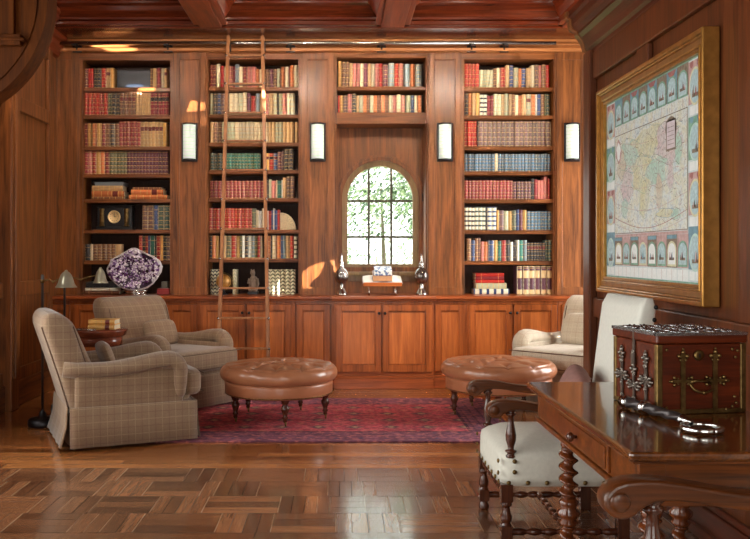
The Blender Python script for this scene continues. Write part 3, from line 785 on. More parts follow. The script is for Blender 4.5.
stack(R_, 7, [(110,378,460,500,'N','w','navy and white book at the bottom of the stack right of the window'),
              (128,358,415,458,'V','g','thick grey-green book second from bottom of the lowest-shelf stack'),
              (125,340,390,414,'R','p','lowest of the three red books lying on the lowest shelf'),
              (125,338,364,389,'M','p','middle one of the three red books lying on the lowest shelf'),
              (125,338,338,363,'R','p','topmost red book of the stack on the lowest shelf')], 459, 228, 'lying books on the lowest shelf of the bookcase right of the window')
stack(S, 7, [(25,310,474,498,'B','p','large brown book lying flat on the counter beneath the lamp shade'),
             (50,285,448,472,'W','p','white book lying on the brown one, beneath the lamp shade')], 78, 228, 'lying books beside the amethyst')
zz = ZC + (24+24)/7.5*YB0/F+.004
o = MB().box(-.16, .13, 0, .16, 0, .055).build('black_case', M['black'], bevel=.006); o.location = (WX(101, YB0), YB0+.03, zz)
tag(o, 'black case lying on the white book left of the amethyst', 'case')
o = MB().box(-.058, .058, 0, .14, 0, .058).box(-.06, .06, -.002, .142, .036, .042).build('red_box', M['claret'], bevel=.003); o.location = (WX(162.5, 8.3), 8.33, ZC+.002)
tag(o, 'small red leather box right of the amethyst', 'box')
o = MB().box(-.028, .028, 0, .10, 0, .062).build('grey_box', plain('grey_card', srgb(110, 108, 98), .6), bevel=.003); o.location = (WX(163.5, 8.3), 8.34, ZC+.064)
tag(o, 'small grey box standing on the red box right of the amethyst', 'box')
# dark slate panel lying on the top shelf
z = cases[S]['floors'][0]
o = MB().box(-.165, .165, 0, .03, 0, .178).box(-.16, .16, -.003, .0, .005, .173).build('slate_box', M['slate'], bevel=.003); o.location = (WX(134, YB0), YB0+.01, z)
tag(o, 'dark slate-blue box standing between books on the top shelf, far left bookcase', 'box')
# clock on the sixth shelf
z = cases[S]['floors'][5]; xk = WX(113.5, YB0)
ck = empty('mantel_clock', 'black mantel clock with two gilt columns and round gold dial', 'clock', (xk, YB0+.04, z))
MB().box(-.175, .175, -.01, .12, 0, .03).box(-.165, .165, 0, .11, .03, .22).box(-.175, .175, -.01, .12, .22, .235).build('case', M['black'], ck, bevel=.004)
for sx_ in (-.118, .118):
    MB().lathe([(.028,.035),(.028,.045),(.022,.05),(.021,.18),(.026,.19),(.028,.205)], (sx_, -.012, 0), 14).build('column', M['brass'], ck)
dl = MB().lathe([(.003,0),(.058,0),(.062,-.012),(.055,-.018),(.050,-.008),(.001,-.006)], (0, -.004, .125), 28, 0, 'y').build('dial', plain('clock_face', srgb(226, 196, 140), .35, .25, .2, .1), ck)
MB().box(-.0025,.0025,-.016,-.013,.125,.160).box(-.0025,.022,-.016,-.013,.123,.128).build('hands', M['black'], dl)
fe = MB()
for a in range(12): an = a*PI/6; fe.box(.040*math.sin(an)-.003,.040*math.sin(an)+.003,-.015,-.012,.125+.040*math.cos(an)-.003,.125+.040*math.cos(an)+.003)
fe.build('hour_marks', M['black'], dl)
# carved fan (nautilus-like fossil) on the ladder case
z = cases[L_]['floors'][5]; x0 = WX(204+570/7.5, YB0); Rf = 118/7.5*YB0/F
fan = MB(); n = 18; Zs = 130/7.5*YB0/F
for i in range(3):
    pass
fo = [(0,0)] + [(Rf*math.cos(PI/2*(1-k/n))**.9 if k else 0, Zs*math.sin(PI/2*(1-k/n))) for k in range(n+1)]
fan.prism(fo, 0, .035, 'xz')
for k in range(1, 9):
    a = PI/2*k/9; fan.tube([(.01, -.002, .01), (Rf*.97*math.cos(a), -.002, Zs*.97*math.sin(a))], [.003, .006], 6)
for r_ in (.35, .55, .75, .93): fan.tube([(Rf*r_*math.cos(PI/2*k/12), -.003, Zs*r_*math.sin(PI/2*k/12)) for k in range(13)], .004, 6)
o = fan.build('carved_fan', plain('carved_stone', srgb(226, 206, 170), .6, 0, 0, .12, 50, .3)); o.location = (x0, YB0+.02, z)
tag(o, 'cream carved quarter-round fan standing at the right end of the sixth shelf', 'ornament')
# globe and figurine on the lowest shelf behind the ladder
xg = WX(204+146/7.5, 8.36)
gl = empty('table_globe', 'small golden globe on a dark stand behind the ladder rail', 'globe', (xg, 8.37, ZC+.001))
MB().lathe([(.045,0),(.046,.008),(.02,.016),(.010,.03),(.012,.045),(.006,.055)], (0,0,0), 18).build('stand', M['black'], gl)
MB().ball((0,0,.125), .072, 24).build('sphere', plain('globe_gold', srgb(196, 142, 72), .3, .3, .4, .35, 25), gl)
mr = MB(); mr.tube([(.082*math.cos(a), 0, .125+.082*math.sin(a)) for a in [PI*(-.5)+PI*k/16 for k in range(17)]], .0035, 8); mr.build('meridian', M['brass'], gl)
ST = plain('figurine_stone', srgb(128, 108, 92), .6, 0, 0, .25, 40, .4)
fg = empty('figurine', 'grey-brown seated stone figurine on the lowest shelf behind the ladder', 'figurine', (WX(204+368/7.5, 8.38), 8.40, ZC+.001))
MB().box(-.05, .05, -.04, .04, 0, .03).build('base', M['black'], fg, bevel=.004)
rings = []
for z_, a, b_, dx in ((.03,.034,.03,0),(.06,.044,.038,0),(.10,.046,.036,.004),(.14,.040,.030,.006),(.165,.032,.025,.004),(.178,.016,.016,0),(.19,.020,.02,-.004),(.205,.024,.023,-.006),(.222,.020,.020,-.006),(.234,.010,.010,-.005)):
    rings.append(srect(dx, 0, z_, a, b_, 16, 2.2))
fb = MB().loft(rings)
fb.ball((-.018,-.012,.232), (.006,.004,.012), 8).ball((.008,-.012,.232), (.006,.004,.012), 8)
fb.tube([(-.035,-.02,.15),(-.045,-.035,.11),(-.02,-.045,.10)], [.012,.010,.009], 8).tube([(.04,-.02,.15),(.05,-.035,.10),(.03,-.042,.05)], [.013,.011,.010], 8)
fb.ball((-.025,-.035,.045), (.02,.03,.016), 10).ball((.025,-.035,.045), (.02,.03,.016), 10).ball((-.006,-.026,.208),(.008,.010,.007),8)
fb.build('body', ST, fg)
# ------------------------------------------------------------------ sconces, rail, ladder
sc_lab = ['leftmost cream wall sconce, on the pilaster left of the ladder', 'cream wall sconce on the pilaster just left of the window',
          'cream wall sconce on the pilaster just right of the window', 'rightmost cream wall sconce, beside the map wall']
src = None
for i, px in enumerate((188.5, 317.5, 445.5, 573.5)):
    x = WX(px, 8.25); z0, z1 = WZ(161, 8.25), WZ(122, 8.25); hz = z1-z0
    if src is None:
        r = empty('wall_sconce', sc_lab[0], 'sconce', (x, DP+.002, z0), 0, 'wall sconces on the pilasters')
        hw = .075
        MB().box(-hw, hw, -.014, 0, 0, hz).build('back_plate', M['iron'], r, bevel=.003)
        sh = MB(); n = 12; rr = .058; prof = [(rr*math.cos(PI+PI*k/n), -.014+ .075*math.sin(PI+PI*k/n)) for k in range(n+1)]
        sh.prism(prof, .022, hz-.022, 'xy', 0, True); s_ = sh.build('shade', M['shade'], r)
        rib = MB()
        for k in range(9):
            zz = .05+(hz-.10)*k/8; rib.tube([(rr*1.01*math.cos(PI+PI*j/n), -.014+.076*math.sin(PI+PI*j/n), zz) for j in range(n+1)], .0011, 5)
        rib.build('shade_rib', plain('shade_thread', srgb(190,190,170), .7), r)
        cap = MB()
        for z_ in (.008, hz-.022):
            cap.prism([(.066*math.cos(PI+PI*k/n), -.012+.084*math.sin(PI+PI*k/n)) for k in range(n+1)], z_, z_+.014, 'xy')
        cap.build('cap', M['iron'], r); src = r
    else:
        r = copy_tree(src); r.location.x = x; r['label'] = sc_lab[i]
YR = 8.17; zr = WZ(43, YR)
rl = MB().tube([(WX(58, YR), YR, zr), (WX(556, YR), YR, zr)], .016, 12)
rail = empty('ladder_rail', 'long polished steel ladder rail running below the ceiling beam', 'rail', (0, YR, zr))
for p in rl.v: p -= rail.location
rl.build('bar', M['steel'], rail)
bk = []
for px in (74, 166, 290, 382, 473, 506):
    m = MB(); x = WX(px, YR); m.box(x-.042, x+.042, .095, .11, -.065, .03).box(x-.013, x+.013, .0, .10, -.018, .010).box(x-.02, x+.02, -.02, .02, -.024, -.012).ball((x, .09, -.035), .012, 8).ball((x+.025,.09,0), .008, 8).ball((x-.025,.09,0), .008, 8)
    m.build('bracket', M['iron'], rail)
# ladder: leans on the rail, foot in the room
Ld = empty('library_ladder', 'tall slender oak library ladder leaning on the steel rail', 'ladder', (WX(243, 7.6), 7.66, 0))
top_y, bot_y = 8.11, 7.66; ztop = WZ(37, top_y)
tl, tr = WX(228.5, top_y), WX(262.5, top_y); bl_, br_ = WX(217.5, bot_y), WX(269, bot_y)
Lx, Ly = Ld.location.x, Ld.location.y
def LP(t, side): # t 0 bottom 1 top
    x = (bl_*(1-t)+tl*t) if side == 0 else (br_*(1-t)+tr*t)
    return Vector((x-Lx, (bot_y*(1-t)+top_y*t)-Ly, .03*(1-t)+ztop*t))
for sd in (0, 1):
    m = MB(); a, b_ = LP(0, sd), LP(1, sd)
    v = []
    for p in (a, b_): v += [(p.x-.0145, p.y-.030, p.z), (p.x+.0145, p.y-.030, p.z), (p.x+.0145, p.y+.030, p.z), (p.x-.0145, p.y+.030, p.z)]
    m.add(v, [(0,3,2,1),(4,5,6,7),(0,1,5,4),(1,2,6,5),(2,3,7,6),(3,0,4,7)])
    m.ball((b_.x, b_.y, b_.z), (.012,.030,.02), 10)
    rlx = m.build('side_rail', M['lad'], Ld, bevel=.004)
    MB().lathe([(.001,-.02),(.03,-.02),(.034,0),(.03,.02),(.001,.02)], (a.x, a.y, .036), 14, 0, 'x').build('wheel', M['iron'], rlx)
    h_ = LP(.968, sd); MB().box(h_.x-.012, h_.x+.012, h_.y-.0, h_.y+.075, h_.z+.0, h_.z+.05).box(h_.x-.02, h_.x+.02, h_.y+.055, h_.y+.085, h_.z-.02, h_.z+.06).build('hook', M['iron'], rlx, bevel=.003)
pys = [56, 84, 113, 141, 170, 199, 228.5, 258.5, 288, 318, 348.5, 379]
for py in pys:
    # solve for t so that the rung lies on this height along the leaning rail
    lo, hi = 0, 1
    for _ in range(40):
        t_ = (lo+hi)/2; p = LP(t_, 0); yp = VY + (EYE-p.z)/(p.y+Ly)*F
        if yp > py: lo = t_
        else: hi = t_
    a, b_ = LP(t_, 0), LP(t_, 1)
    rg = MB().box(a.x+.0, b_.x-.0, a.y-.038, a.y+.036, a.z-.009, a.z+.007).build('rung', M['lad'], Ld, bevel=.004)
    MB().ball((a.x-.012, a.y-.036, a.z), .011, 8).ball((b_.x+.012, b_.y-.036, b_.z), .011, 8).build('rung_bolt', M['silver'], rg)

# ------------------------------------------------------------------ things on the counter
# amethyst
gx, gz = WX(135, 8.22), ZC
ge = empty('amethyst_geode', 'large purple amethyst geode with pale rim standing on the counter', 'geode', (gx, 8.20, ZC+.001))
outline = [(-.03,1.0),(.12,.94),(.33,.84),(.60,.70),(.86,.50),(1.0,.28),(.97,.06),(.84,-.2),(.70,-.42),(.52,-.58),(.3,-.68),(.0,-.72),(-.3,-.68),(-.55,-.58),(-.78,-.36),(-.95,-.10),(-1.0,.12),(-.90,.36),(-.82,.55),(-.55,.68),(-.3,.86)]
def sm(pts, k=3):
    for _ in range(k):
        o_ = []
        for i in range(len(pts)):
            a, b_ = pts[i], pts[(i+1) % len(pts)]; o_ += [(a[0]*.75+b_[0]*.25, a[1]*.75+b_[1]*.25), (a[0]*.25+b_[0]*.75, a[1]*.25+b_[1]*.75)]
        pts = o_
    return pts
outl = sm(outline, 1); W2, H2 = .262, .235; zc_ = .045 + .72*H2
def gring(k, y, j=0): return [(x*W2*k + rnd.uniform(-j, j), y + rnd.uniform(-j, j), zc_ + z*H2*k + rnd.uniform(-j, j)) for x, z in outl]
rings = [gring(.15, .13, .004), gring(.5, .125, .006), gring(.8, .10, .006), gring(.97, .05, .006), gring(1.0, .0, .004), gring(.985, -.02, .003), gring(.93, -.025, .003)]
t = NT('geode_rim'); tc = t.new('ShaderNodeTexCoord').outputs['Object']
t.link(t.ramp(t.noise(tc, 30, 5, .7), [(.3, srgb(150,140,150)), (.6, srgb(226,222,230))]), t.b.inputs['Base Color']); t.set(rough=.4, coat=.4); t.bump(t.noise(tc, 60, 4), .5, .01)
MB().loft(rings, cap=False).build('rim', t.m, ge)
t = NT('amethyst'); tc = t.new('ShaderNodeTexCoord').outputs['Object']; oi = t.new('ShaderNodeNewGeometry').outputs['Random Per Island']
t.link(t.ramp(t.math('ADD', t.math('MULTIPLY', oi, .75), t.math('MULTIPLY', t.noise(tc, 14, 2), .35)), [(.15, srgb(34,8,34)), (.32, srgb(84,36,80)), (.46, srgb(140,104,166)), (.6, srgb(210,190,220)), (.8, srgb(250,244,252))]), t.b.inputs['Base Color']); t.set(rough=.12, coat=.8)
AM = t.m
cr_ = MB(); MBK = MB(); MBK.add([(x*W2*.94, -.012, zc_+z*H2*.94) for x, z in outl] + [(0, .05, zc_)], [(i, (i+1) % len(outl), len(outl)) for i in range(len(outl))])
def inside(x, z):
    c = False; n = len(outl)
    for i in range(n):
        x1, z1 = outl[i]; x2, z2 = outl[(i+1) % n]
        if (z1 > z) != (z2 > z) and x < (x2-x1)*(z-z1)/(z2-z1)+x1: c = not c
    return c
for _ in range(3000):
    x, z = rnd.uniform(-1, 1), rnd.uniform(-.75, 1)
    if not inside(x*1.08, z*1.08): continue
    rr = math.hypot(x, z); y = -.012+.055*(1-rr*rr) if rr < 1 else -.012
    y += .02*math.sin(5*x+2)*math.cos(4*z)
    s_ = rnd.uniform(.008, .018); h = s_*rnd.uniform(1.2, 2.4)
    d = Vector((rnd.uniform(-.7,.7)-x*.3, -1, rnd.uniform(-.6,.7)-z*.3)).normalized(); a = d.orthogonal().normalized(); b_ = d.cross(a)
    c0 = Vector((x*W2, y, zc_+z*H2)); ph = rnd.uniform(0, 1)
    v = [c0 + a*s_*math.cos(ph+k*PI/3) + b_*s_*math.sin(ph+k*PI/3) for k in range(6)] + [c0 + d*h*.45 + a*s_*.95*math.cos(ph+k*PI/3) + b_*s_*.95*math.sin(ph+k*PI/3) for k in range(6)] + [c0 + d*h*1.1]
    cr_.add(v, [(k, (k+1) % 6, 6+(k+1) % 6, 6+k) for k in range(6)] + [(6+k, 6+(k+1) % 6, 12) for k in range(6)])
cr_.build('crystals', AM, ge); MBK.build('cavity', plain('dark_amethyst', srgb(40,14,46), .3, 0, .3), ge)
sd_ = MB()
sd_.loft([srect(0, .05, z_, a, b_, 24, 2) for z_, a, b_ in ((0,.11,.07),(.012,.115,.075),(.02,.09,.06),(.035,.10,.065),(.05,.12,.07))]); sd_.build('stand', M['silver'], ge)
# mercury-glass finials either side of the window
vp = [(.052,0),(.056,.008),(.05,.02),(.036,.045),(.024,.062),(.017,.078),(.022,.088),(.014,.096),(.018,.104)]
vg = [(.018,.104),(.04,.118),(.058,.14),(.066,.17),(.064,.20),(.052,.228),(.034,.248),(.02,.258)]
vt = [(.02,.258),(.028,.264),(.024,.272),(.016,.282),(.024,.292),(.018,.306),(.010,.32),(.012,.332),(.006,.35),(.008,.362),(.002,.39)]
for px, lab in ((341.5, 'silver and glass finial ornament left of the arched window'), (421.5, 'silver and glass finial ornament right of the arched window')):
    r = empty('finial_ornament', lab, 'ornament', (WX(px, 8.25), 8.25, ZC+.001), 0, 'pair of finials flanking the window')
    MB().lathe(vp, (0,0,0), 20).build('foot', M['silver'], r); MB().lathe(vg, (0,0,0), 24).build('globe_body', M['glassball'], r); MB().lathe(vt, (0,0,0), 16).build('spire', M['silver'], r)
# book rest with open book and a closed one
xs = WX(382.5, 8.2)
bs = empty('book_stand', 'low wooden book stand on thin legs in front of the window', 'book stand', (xs, 8.24, ZC+.001))
M2 = Matrix.Translation((0,-.06,.095)) @ Matrix.Rotation(math.radians(14), 4, 'X')
MB(M2).box(-.175, .175, 0, .22, 0, .012).box(-.18, .18, -.012, .0, -.006, .028).build('tray', M['stand'], bs, bevel=.003)
for sx_ in (-.125, .125):
    for yy in (-.04, .11):
        MB().tube([(sx_, yy, 0), (sx_*.98, yy, .03), (sx_, yy+.002, .095 if yy < 0 else .13)], [.008, .0045, .005], 8).build('leg', M['silver'], bs)
ob = empty('open_book', 'open book with white pages lying on the book stand', 'book', (xs, 8.24, ZC+.001))
pgm = MB(M2)
n = 10
for sg in (-1, 1):
    top = [(sg*.18*k/n, .015+.030*math.sin(PI*min(1, .15+.85*(1-k/n)))*.6+.006) for k in range(n+1)]
    poly = [(0, .0135)] + [(sg*.18, .0135)] + [(x, z) for x, z in reversed(top)]
    v0 = len(pgm.v); pgm.prism(poly, .004, .215, 'xz')
pgm.build('pages', M['white'], ob)
MB(M2).box(-.187, .187, .002, .22, .0125, .0155).build('cover', book_mat('B', 'p'), ob)
cb = MB(M2); 
r = empty('book', 'thick book with brown fore edge lying on the open book by the window', 'book', (xs, 8.24, ZC+.001))
MB(M2).box(-.088, .088, .0, .17, .0405, .093).build('page_block', plain('aged_pages', srgb(206,156,116), .8, 0, 0, .1, 90), r)
MB(M2).box(-.092, .092, -.003, .173, .038, .0405).box(-.092, .092, -.003, .173, .093, .0965).build('cover', book_mat('F', 'p'), r)
r = empty('book', 'blue and white patterned book topmost on the stand before the window', 'book', (xs, 8.24, ZC+.001))
t = NT('blue_white_cover'); tc = t.new('ShaderNodeTexCoord').outputs['Object']
t.link(t.ramp(t.noise(tc, 45, 1), [(.47, srgb(236,238,240)), (.53, srgb(96,124,168))]), t.b.inputs['Base Color'])
MB(M2).box(-.078, .085, .0, .16, .097, .103).box(-.078, .085, .0, .16, .138, .144).box(-.078, .085, -.004, .0, .097, .144).build('cover', t.m, r)
MB(M2).box(-.075, .082, .001, .157, .103, .138).build('page_block', M['paper'], r)

# ------------------------------------------------------------------ garden beyond the window
gm = NT('garden_leaves'); gi = gm.new('ShaderNodeNewGeometry').outputs['Random Per Island']
gm.link(gm.ramp(gi, [(.1, srgb(74,98,78)), (.5, srgb(124,148,116)), (.9, srgb(196,212,176))]), gm.b.inputs['Base Color']); gm.set(rough=.6)
gm.b.inputs['Subsurface Weight'].default_value = 0
def tree(x, y, z, rx, rz, n, lab, trunk=True):
    r = empty('garden_tree', lab, 'tree', (x, y, -.6), 0, 'trees outside the window'); m = MB()
    for kk in range(n):
        if kk % 26 == 0: a, b_ = rnd.uniform(0, 2*PI), math.acos(rnd.uniform(-1, 1)); q = rnd.uniform(.1, 1)**.5
        c0 = Vector((rnd.gauss(0,.09), rnd.gauss(0,.09), rnd.gauss(0,.07))) + Vector((rx*q*math.sin(b_)*math.cos(a), rx*q*math.sin(b_)*math.sin(a), z+.6+rz*q*math.cos(b_)))
        d = Vector((rnd.uniform(-1,1), rnd.uniform(-1,1), rnd.uniform(-1,1))).normalized(); u = d.orthogonal().normalized(); w = d.cross(u); s_ = rnd.uniform(.022, .05)
        m.add([c0-u*s_, c0+w*s_*.4, c0+u*s_, c0-w*s_*.4], [(0,1,2,3)])
    m.build('foliage', gm.m, r)['kind'] = 'stuff'
    MB().tube([(0,0,0),(.05,0,z*.5+.3),(0,.05,z+.6)], [.05,.035,.015], 8).build('trunk', plain('bark', srgb(110,100,84), .9), r)
tree(.9, 20.5, 1.15, 2.6, .62, 3000, 'low pale hedge beyond the lower panes of the window')
tree(.60, 12.2, 2.15, .95, .75, 4200, 'leafy tree beyond the top panes of the arched window')
tree(-.2, 14.6, 1.6, .8, 1.0, 2000, 'grey-green tree beyond the left panes of the window')
tree(2.1, 16.6, 1.2, .95, .9, 1700, 'pale green tree beyond the right panes of the window')
gg = MB().box(-12, 12, 8.9, 40, -.75, -.6); struct(gg.build('ground_outside', plain('lawn', srgb(150,185,110), .9)))

# ------------------------------------------------------------------ rug
t = NT('red_rug'); tc = t.new('ShaderNodeTexCoord').outputs['Object']
sx = t.new('ShaderNodeSeparateXYZ'); t.link(tc, sx.inputs[0]); RX, RY = 1.50, .86
ax = t.math('ABSOLUTE', sx.outputs[0]); ay = t.math('ABSOLUTE', sx.outputs[1])
dx = t.math('SUBTRACT', RX, ax); dy = t.math('SUBTRACT', RY, ay); dd = t.math('MINIMUM', dx, dy)
def lat(per, thr, offx=0, offy=0):
    fx = t.math('ABSOLUTE', t.math('SUBTRACT', t.math('FRACT', t.math('ADD', t.math('DIVIDE', sx.outputs[0], per), 20+offx)), .5))
    fy = t.math('ABSOLUTE', t.math('SUBTRACT', t.math('FRACT', t.math('ADD', t.math('DIVIDE', sx.outputs[1], per), 20+offy)), .5))
    return t.math('ADD', fx, fy), thr
def lt_(v_, thr): return t.math('LESS_THAN', v_, thr)
n1 = t.noise(tc, 5, 5, .6); n2 = t.noise(tc, 70, 3)
field = t.ramp(n1, [(.3, srgb(170,44,60)), (.7, srgb(236,104,112))])
bor = t.ramp(n1, [(.3, srgb(92,42,66)), (.7, srgb(170,96,116))])
l1, _ = lat(.26, 0); l2, _ = lat(.065, 0); l3, _ = lat(.26, 0, .5, .5)
field = t.mix(lt_(l1, .30), field, srgb(172,96,92)); field = t.mix(lt_(l1, .22), field, srgb(110,64,84)); field = t.mix(lt_(l1, .13), field, srgb(190,160,120))
field = t.mix(lt_(l3, .14), field, srgb(206,110,96)); field = t.mix(t.math('MULTIPLY', lt_(l2, .2), .35), field, srgb(116,44,60))
l4, _ = lat(.17, 0); bor = t.mix(lt_(l4, .30), bor, srgb(156,84,96)); bor = t.mix(lt_(l4, .16), bor, srgb(88,64,96))
stripe = lt_(t.math('FRACT', t.math('DIVIDE', dd, .065)), .22)
bor = t.mix(t.math('MULTIPLY', stripe, .7), bor, srgb(78,30,52))
col = t.mix(lt_(dd, .30), field, bor); col = t.mix(lt_(t.math('ABSOLUTE', t.math('SUBTRACT', dd, .31)), .012), col, srgb(70,28,48))
n4 = t.noise(tc, 26, 4, .7); col = t.mix(t.ramp(n4, [(.44, (0,0,0,1)), (.56, (.5,.5,.5,1))]), col, srgb(70,34,56)); col = t.mix(t.ramp(t.noise(tc, 18, 4, .7), [(.5, (0,0,0,1)), (.64, (.5,.5,.5,1))]), col, srgb(230,130,120))
t.link(col, t.b.inputs['Base Color']); t.set(rough=.95); t.bump(n2, .4, .004); M['rug'] = t.m
rug = MB().box(-RX, RX, -RY, RY, 0, .009).build('rug', M['rug'], bevel=.003); rug.location = (-.27, 6.645, .001)
tag(rug, 'red and purple patterned oriental rug under the two ottomans', 'rug')

# ------------------------------------------------------------------ ottomans
def make_ottoman(label, loc, base_ang):
    r = empty('ottoman', label, 'ottoman', loc, 0, 'round tufted leather ottomans')
    R = .435; n = 96; m = 26
    btn = [(0, 0)] + [(.155*math.cos(k*PI/3), .155*math.sin(k*PI/3)) for k in range(6)] + [(.29*math.cos(PI/6+k*PI/6), .29*math.sin(PI/6+k*PI/6)) for k in range(12)]
    seams = []
    for k in range(6):
        seams += [(btn[0], btn[1+k])]
        for q in (0, 1): seams.append((btn[1+k], btn[7+(2*k-2+q*2+1-0) % 12]))
        seams.append((btn[1+k], btn[7+(2*k-1) % 12]))
    for k in range(12):
        a = PI/6+k*PI/6; seams.append((btn[7+k], (.44*math.cos(a), .44*math.sin(a))))
    def segd(p, a, b_):
        ux, uy = b_[0]-a[0], b_[1]-a[1]; L = ux*ux+uy*uy; q = max(0, min(1, ((p[0]-a[0])*ux+(p[1]-a[1])*uy)/L))
        return math.hypot(p[0]-a[0]-q*ux, p[1]-a[1]-q*uy)
    def top(x, y):
        rr = math.hypot(x, y); z = .455 - .035*(rr/R)**2
        for b_ in btn: z -= .030*math.exp(-((x-b_[0])**2+(y-b_[1])**2)/.0007)
        ds = min(segd((x, y), a, b_) for a, b_ in seams); z -= .014*math.exp(-ds*ds/.00018)
        return z
    rings = []
    for i in range(1, m+1):
        rr = .40*i/m; rings.append([(rr*math.cos(2*PI*j/n), rr*math.sin(2*PI*j/n), top(rr*math.cos(2*PI*j/n), rr*math.sin(2*PI*j/n))) for j in range(n)])
    for k in range(1, 13):
        a = PI/2 - PI*k/12*1.0; zz = .362 + .060*math.sin(a); rad = .385 + .055*math.cos(a)
        ring = []
        for j in range(n):
            th = 2*PI*j/n; pl = .006*math.cos(th*24)*math.cos(a)**2 if k > 4 else 0
            d12 = abs(((th-PI/6)/(PI/6)+.5) % 1 - .5)*(PI/6)*.44; cre = .010*math.exp(-(d12**2)/.0003)
            q = rad + pl*.4 - cre*(1 if k < 7 else .4)
            ring.append((q*math.cos(th), q*math.sin(th), zz - (cre if k < 3 else 0)))
        rings.append(ring)
    MB().loft(rings).build('cushion', M['leather'], r)
    for b_ in btn: MB().ball((b_[0], b_[1], top(*b_)+.002), (.011,.011,.006), 10).build('button', M['leather'], r)
    MB().lathe([(.02,.20),(.385,.20),(.398,.205),(.402,.22),(.405,.285),(.40,.305),(.02,.305)], (0,0,0), 64).build('apron', M['leatherd'], r)
    tr_ = MB().tube([(.401*math.cos(2*PI*k/180), .401*math.sin(2*PI*k/180), .212) for k in range(181)], [.0045 if k % 2 else .0028 for k in range(181)], 6)
    tr_.build('nailhead_trim', M['brass'], r)
    for k in range(5):
        a = math.radians(base_ang) + 2*PI*k/5; c0 = (.35*math.cos(a), .35*math.sin(a), 0)
        lg = MB().lathe([(.012,.035),(.016,.045),(.014,.055),(.022,.068),(.015,.08),(.020,.10),(.030,.125),(.031,.14),(.022,.155),(.018,.165),(.027,.175),(.027,.185),(.034,.195),(.034,.21)], c0, 16).build('leg', M['turned_d'], r)
        MB().lathe([(.013,.030),(.013,.04)], c0, 10).lathe([(.001,-.006),(.014,-.006),(.016,0),(.014,.006),(.001,.006)], (c0[0]+.004, c0[1], .017), 14, 0, 'x').build('castor', M['brass'], lg)
    r.scale = (1, 1, .955)
    return r
make_ottoman('round tan tufted leather ottoman between the tan armchairs and window', (-.443, 6.60, .010), 137)
make_ottoman('round tan tufted leather ottoman before the pale plaid armchair, behind the cream chair', (1.235, 6.78, .010), 189-72)

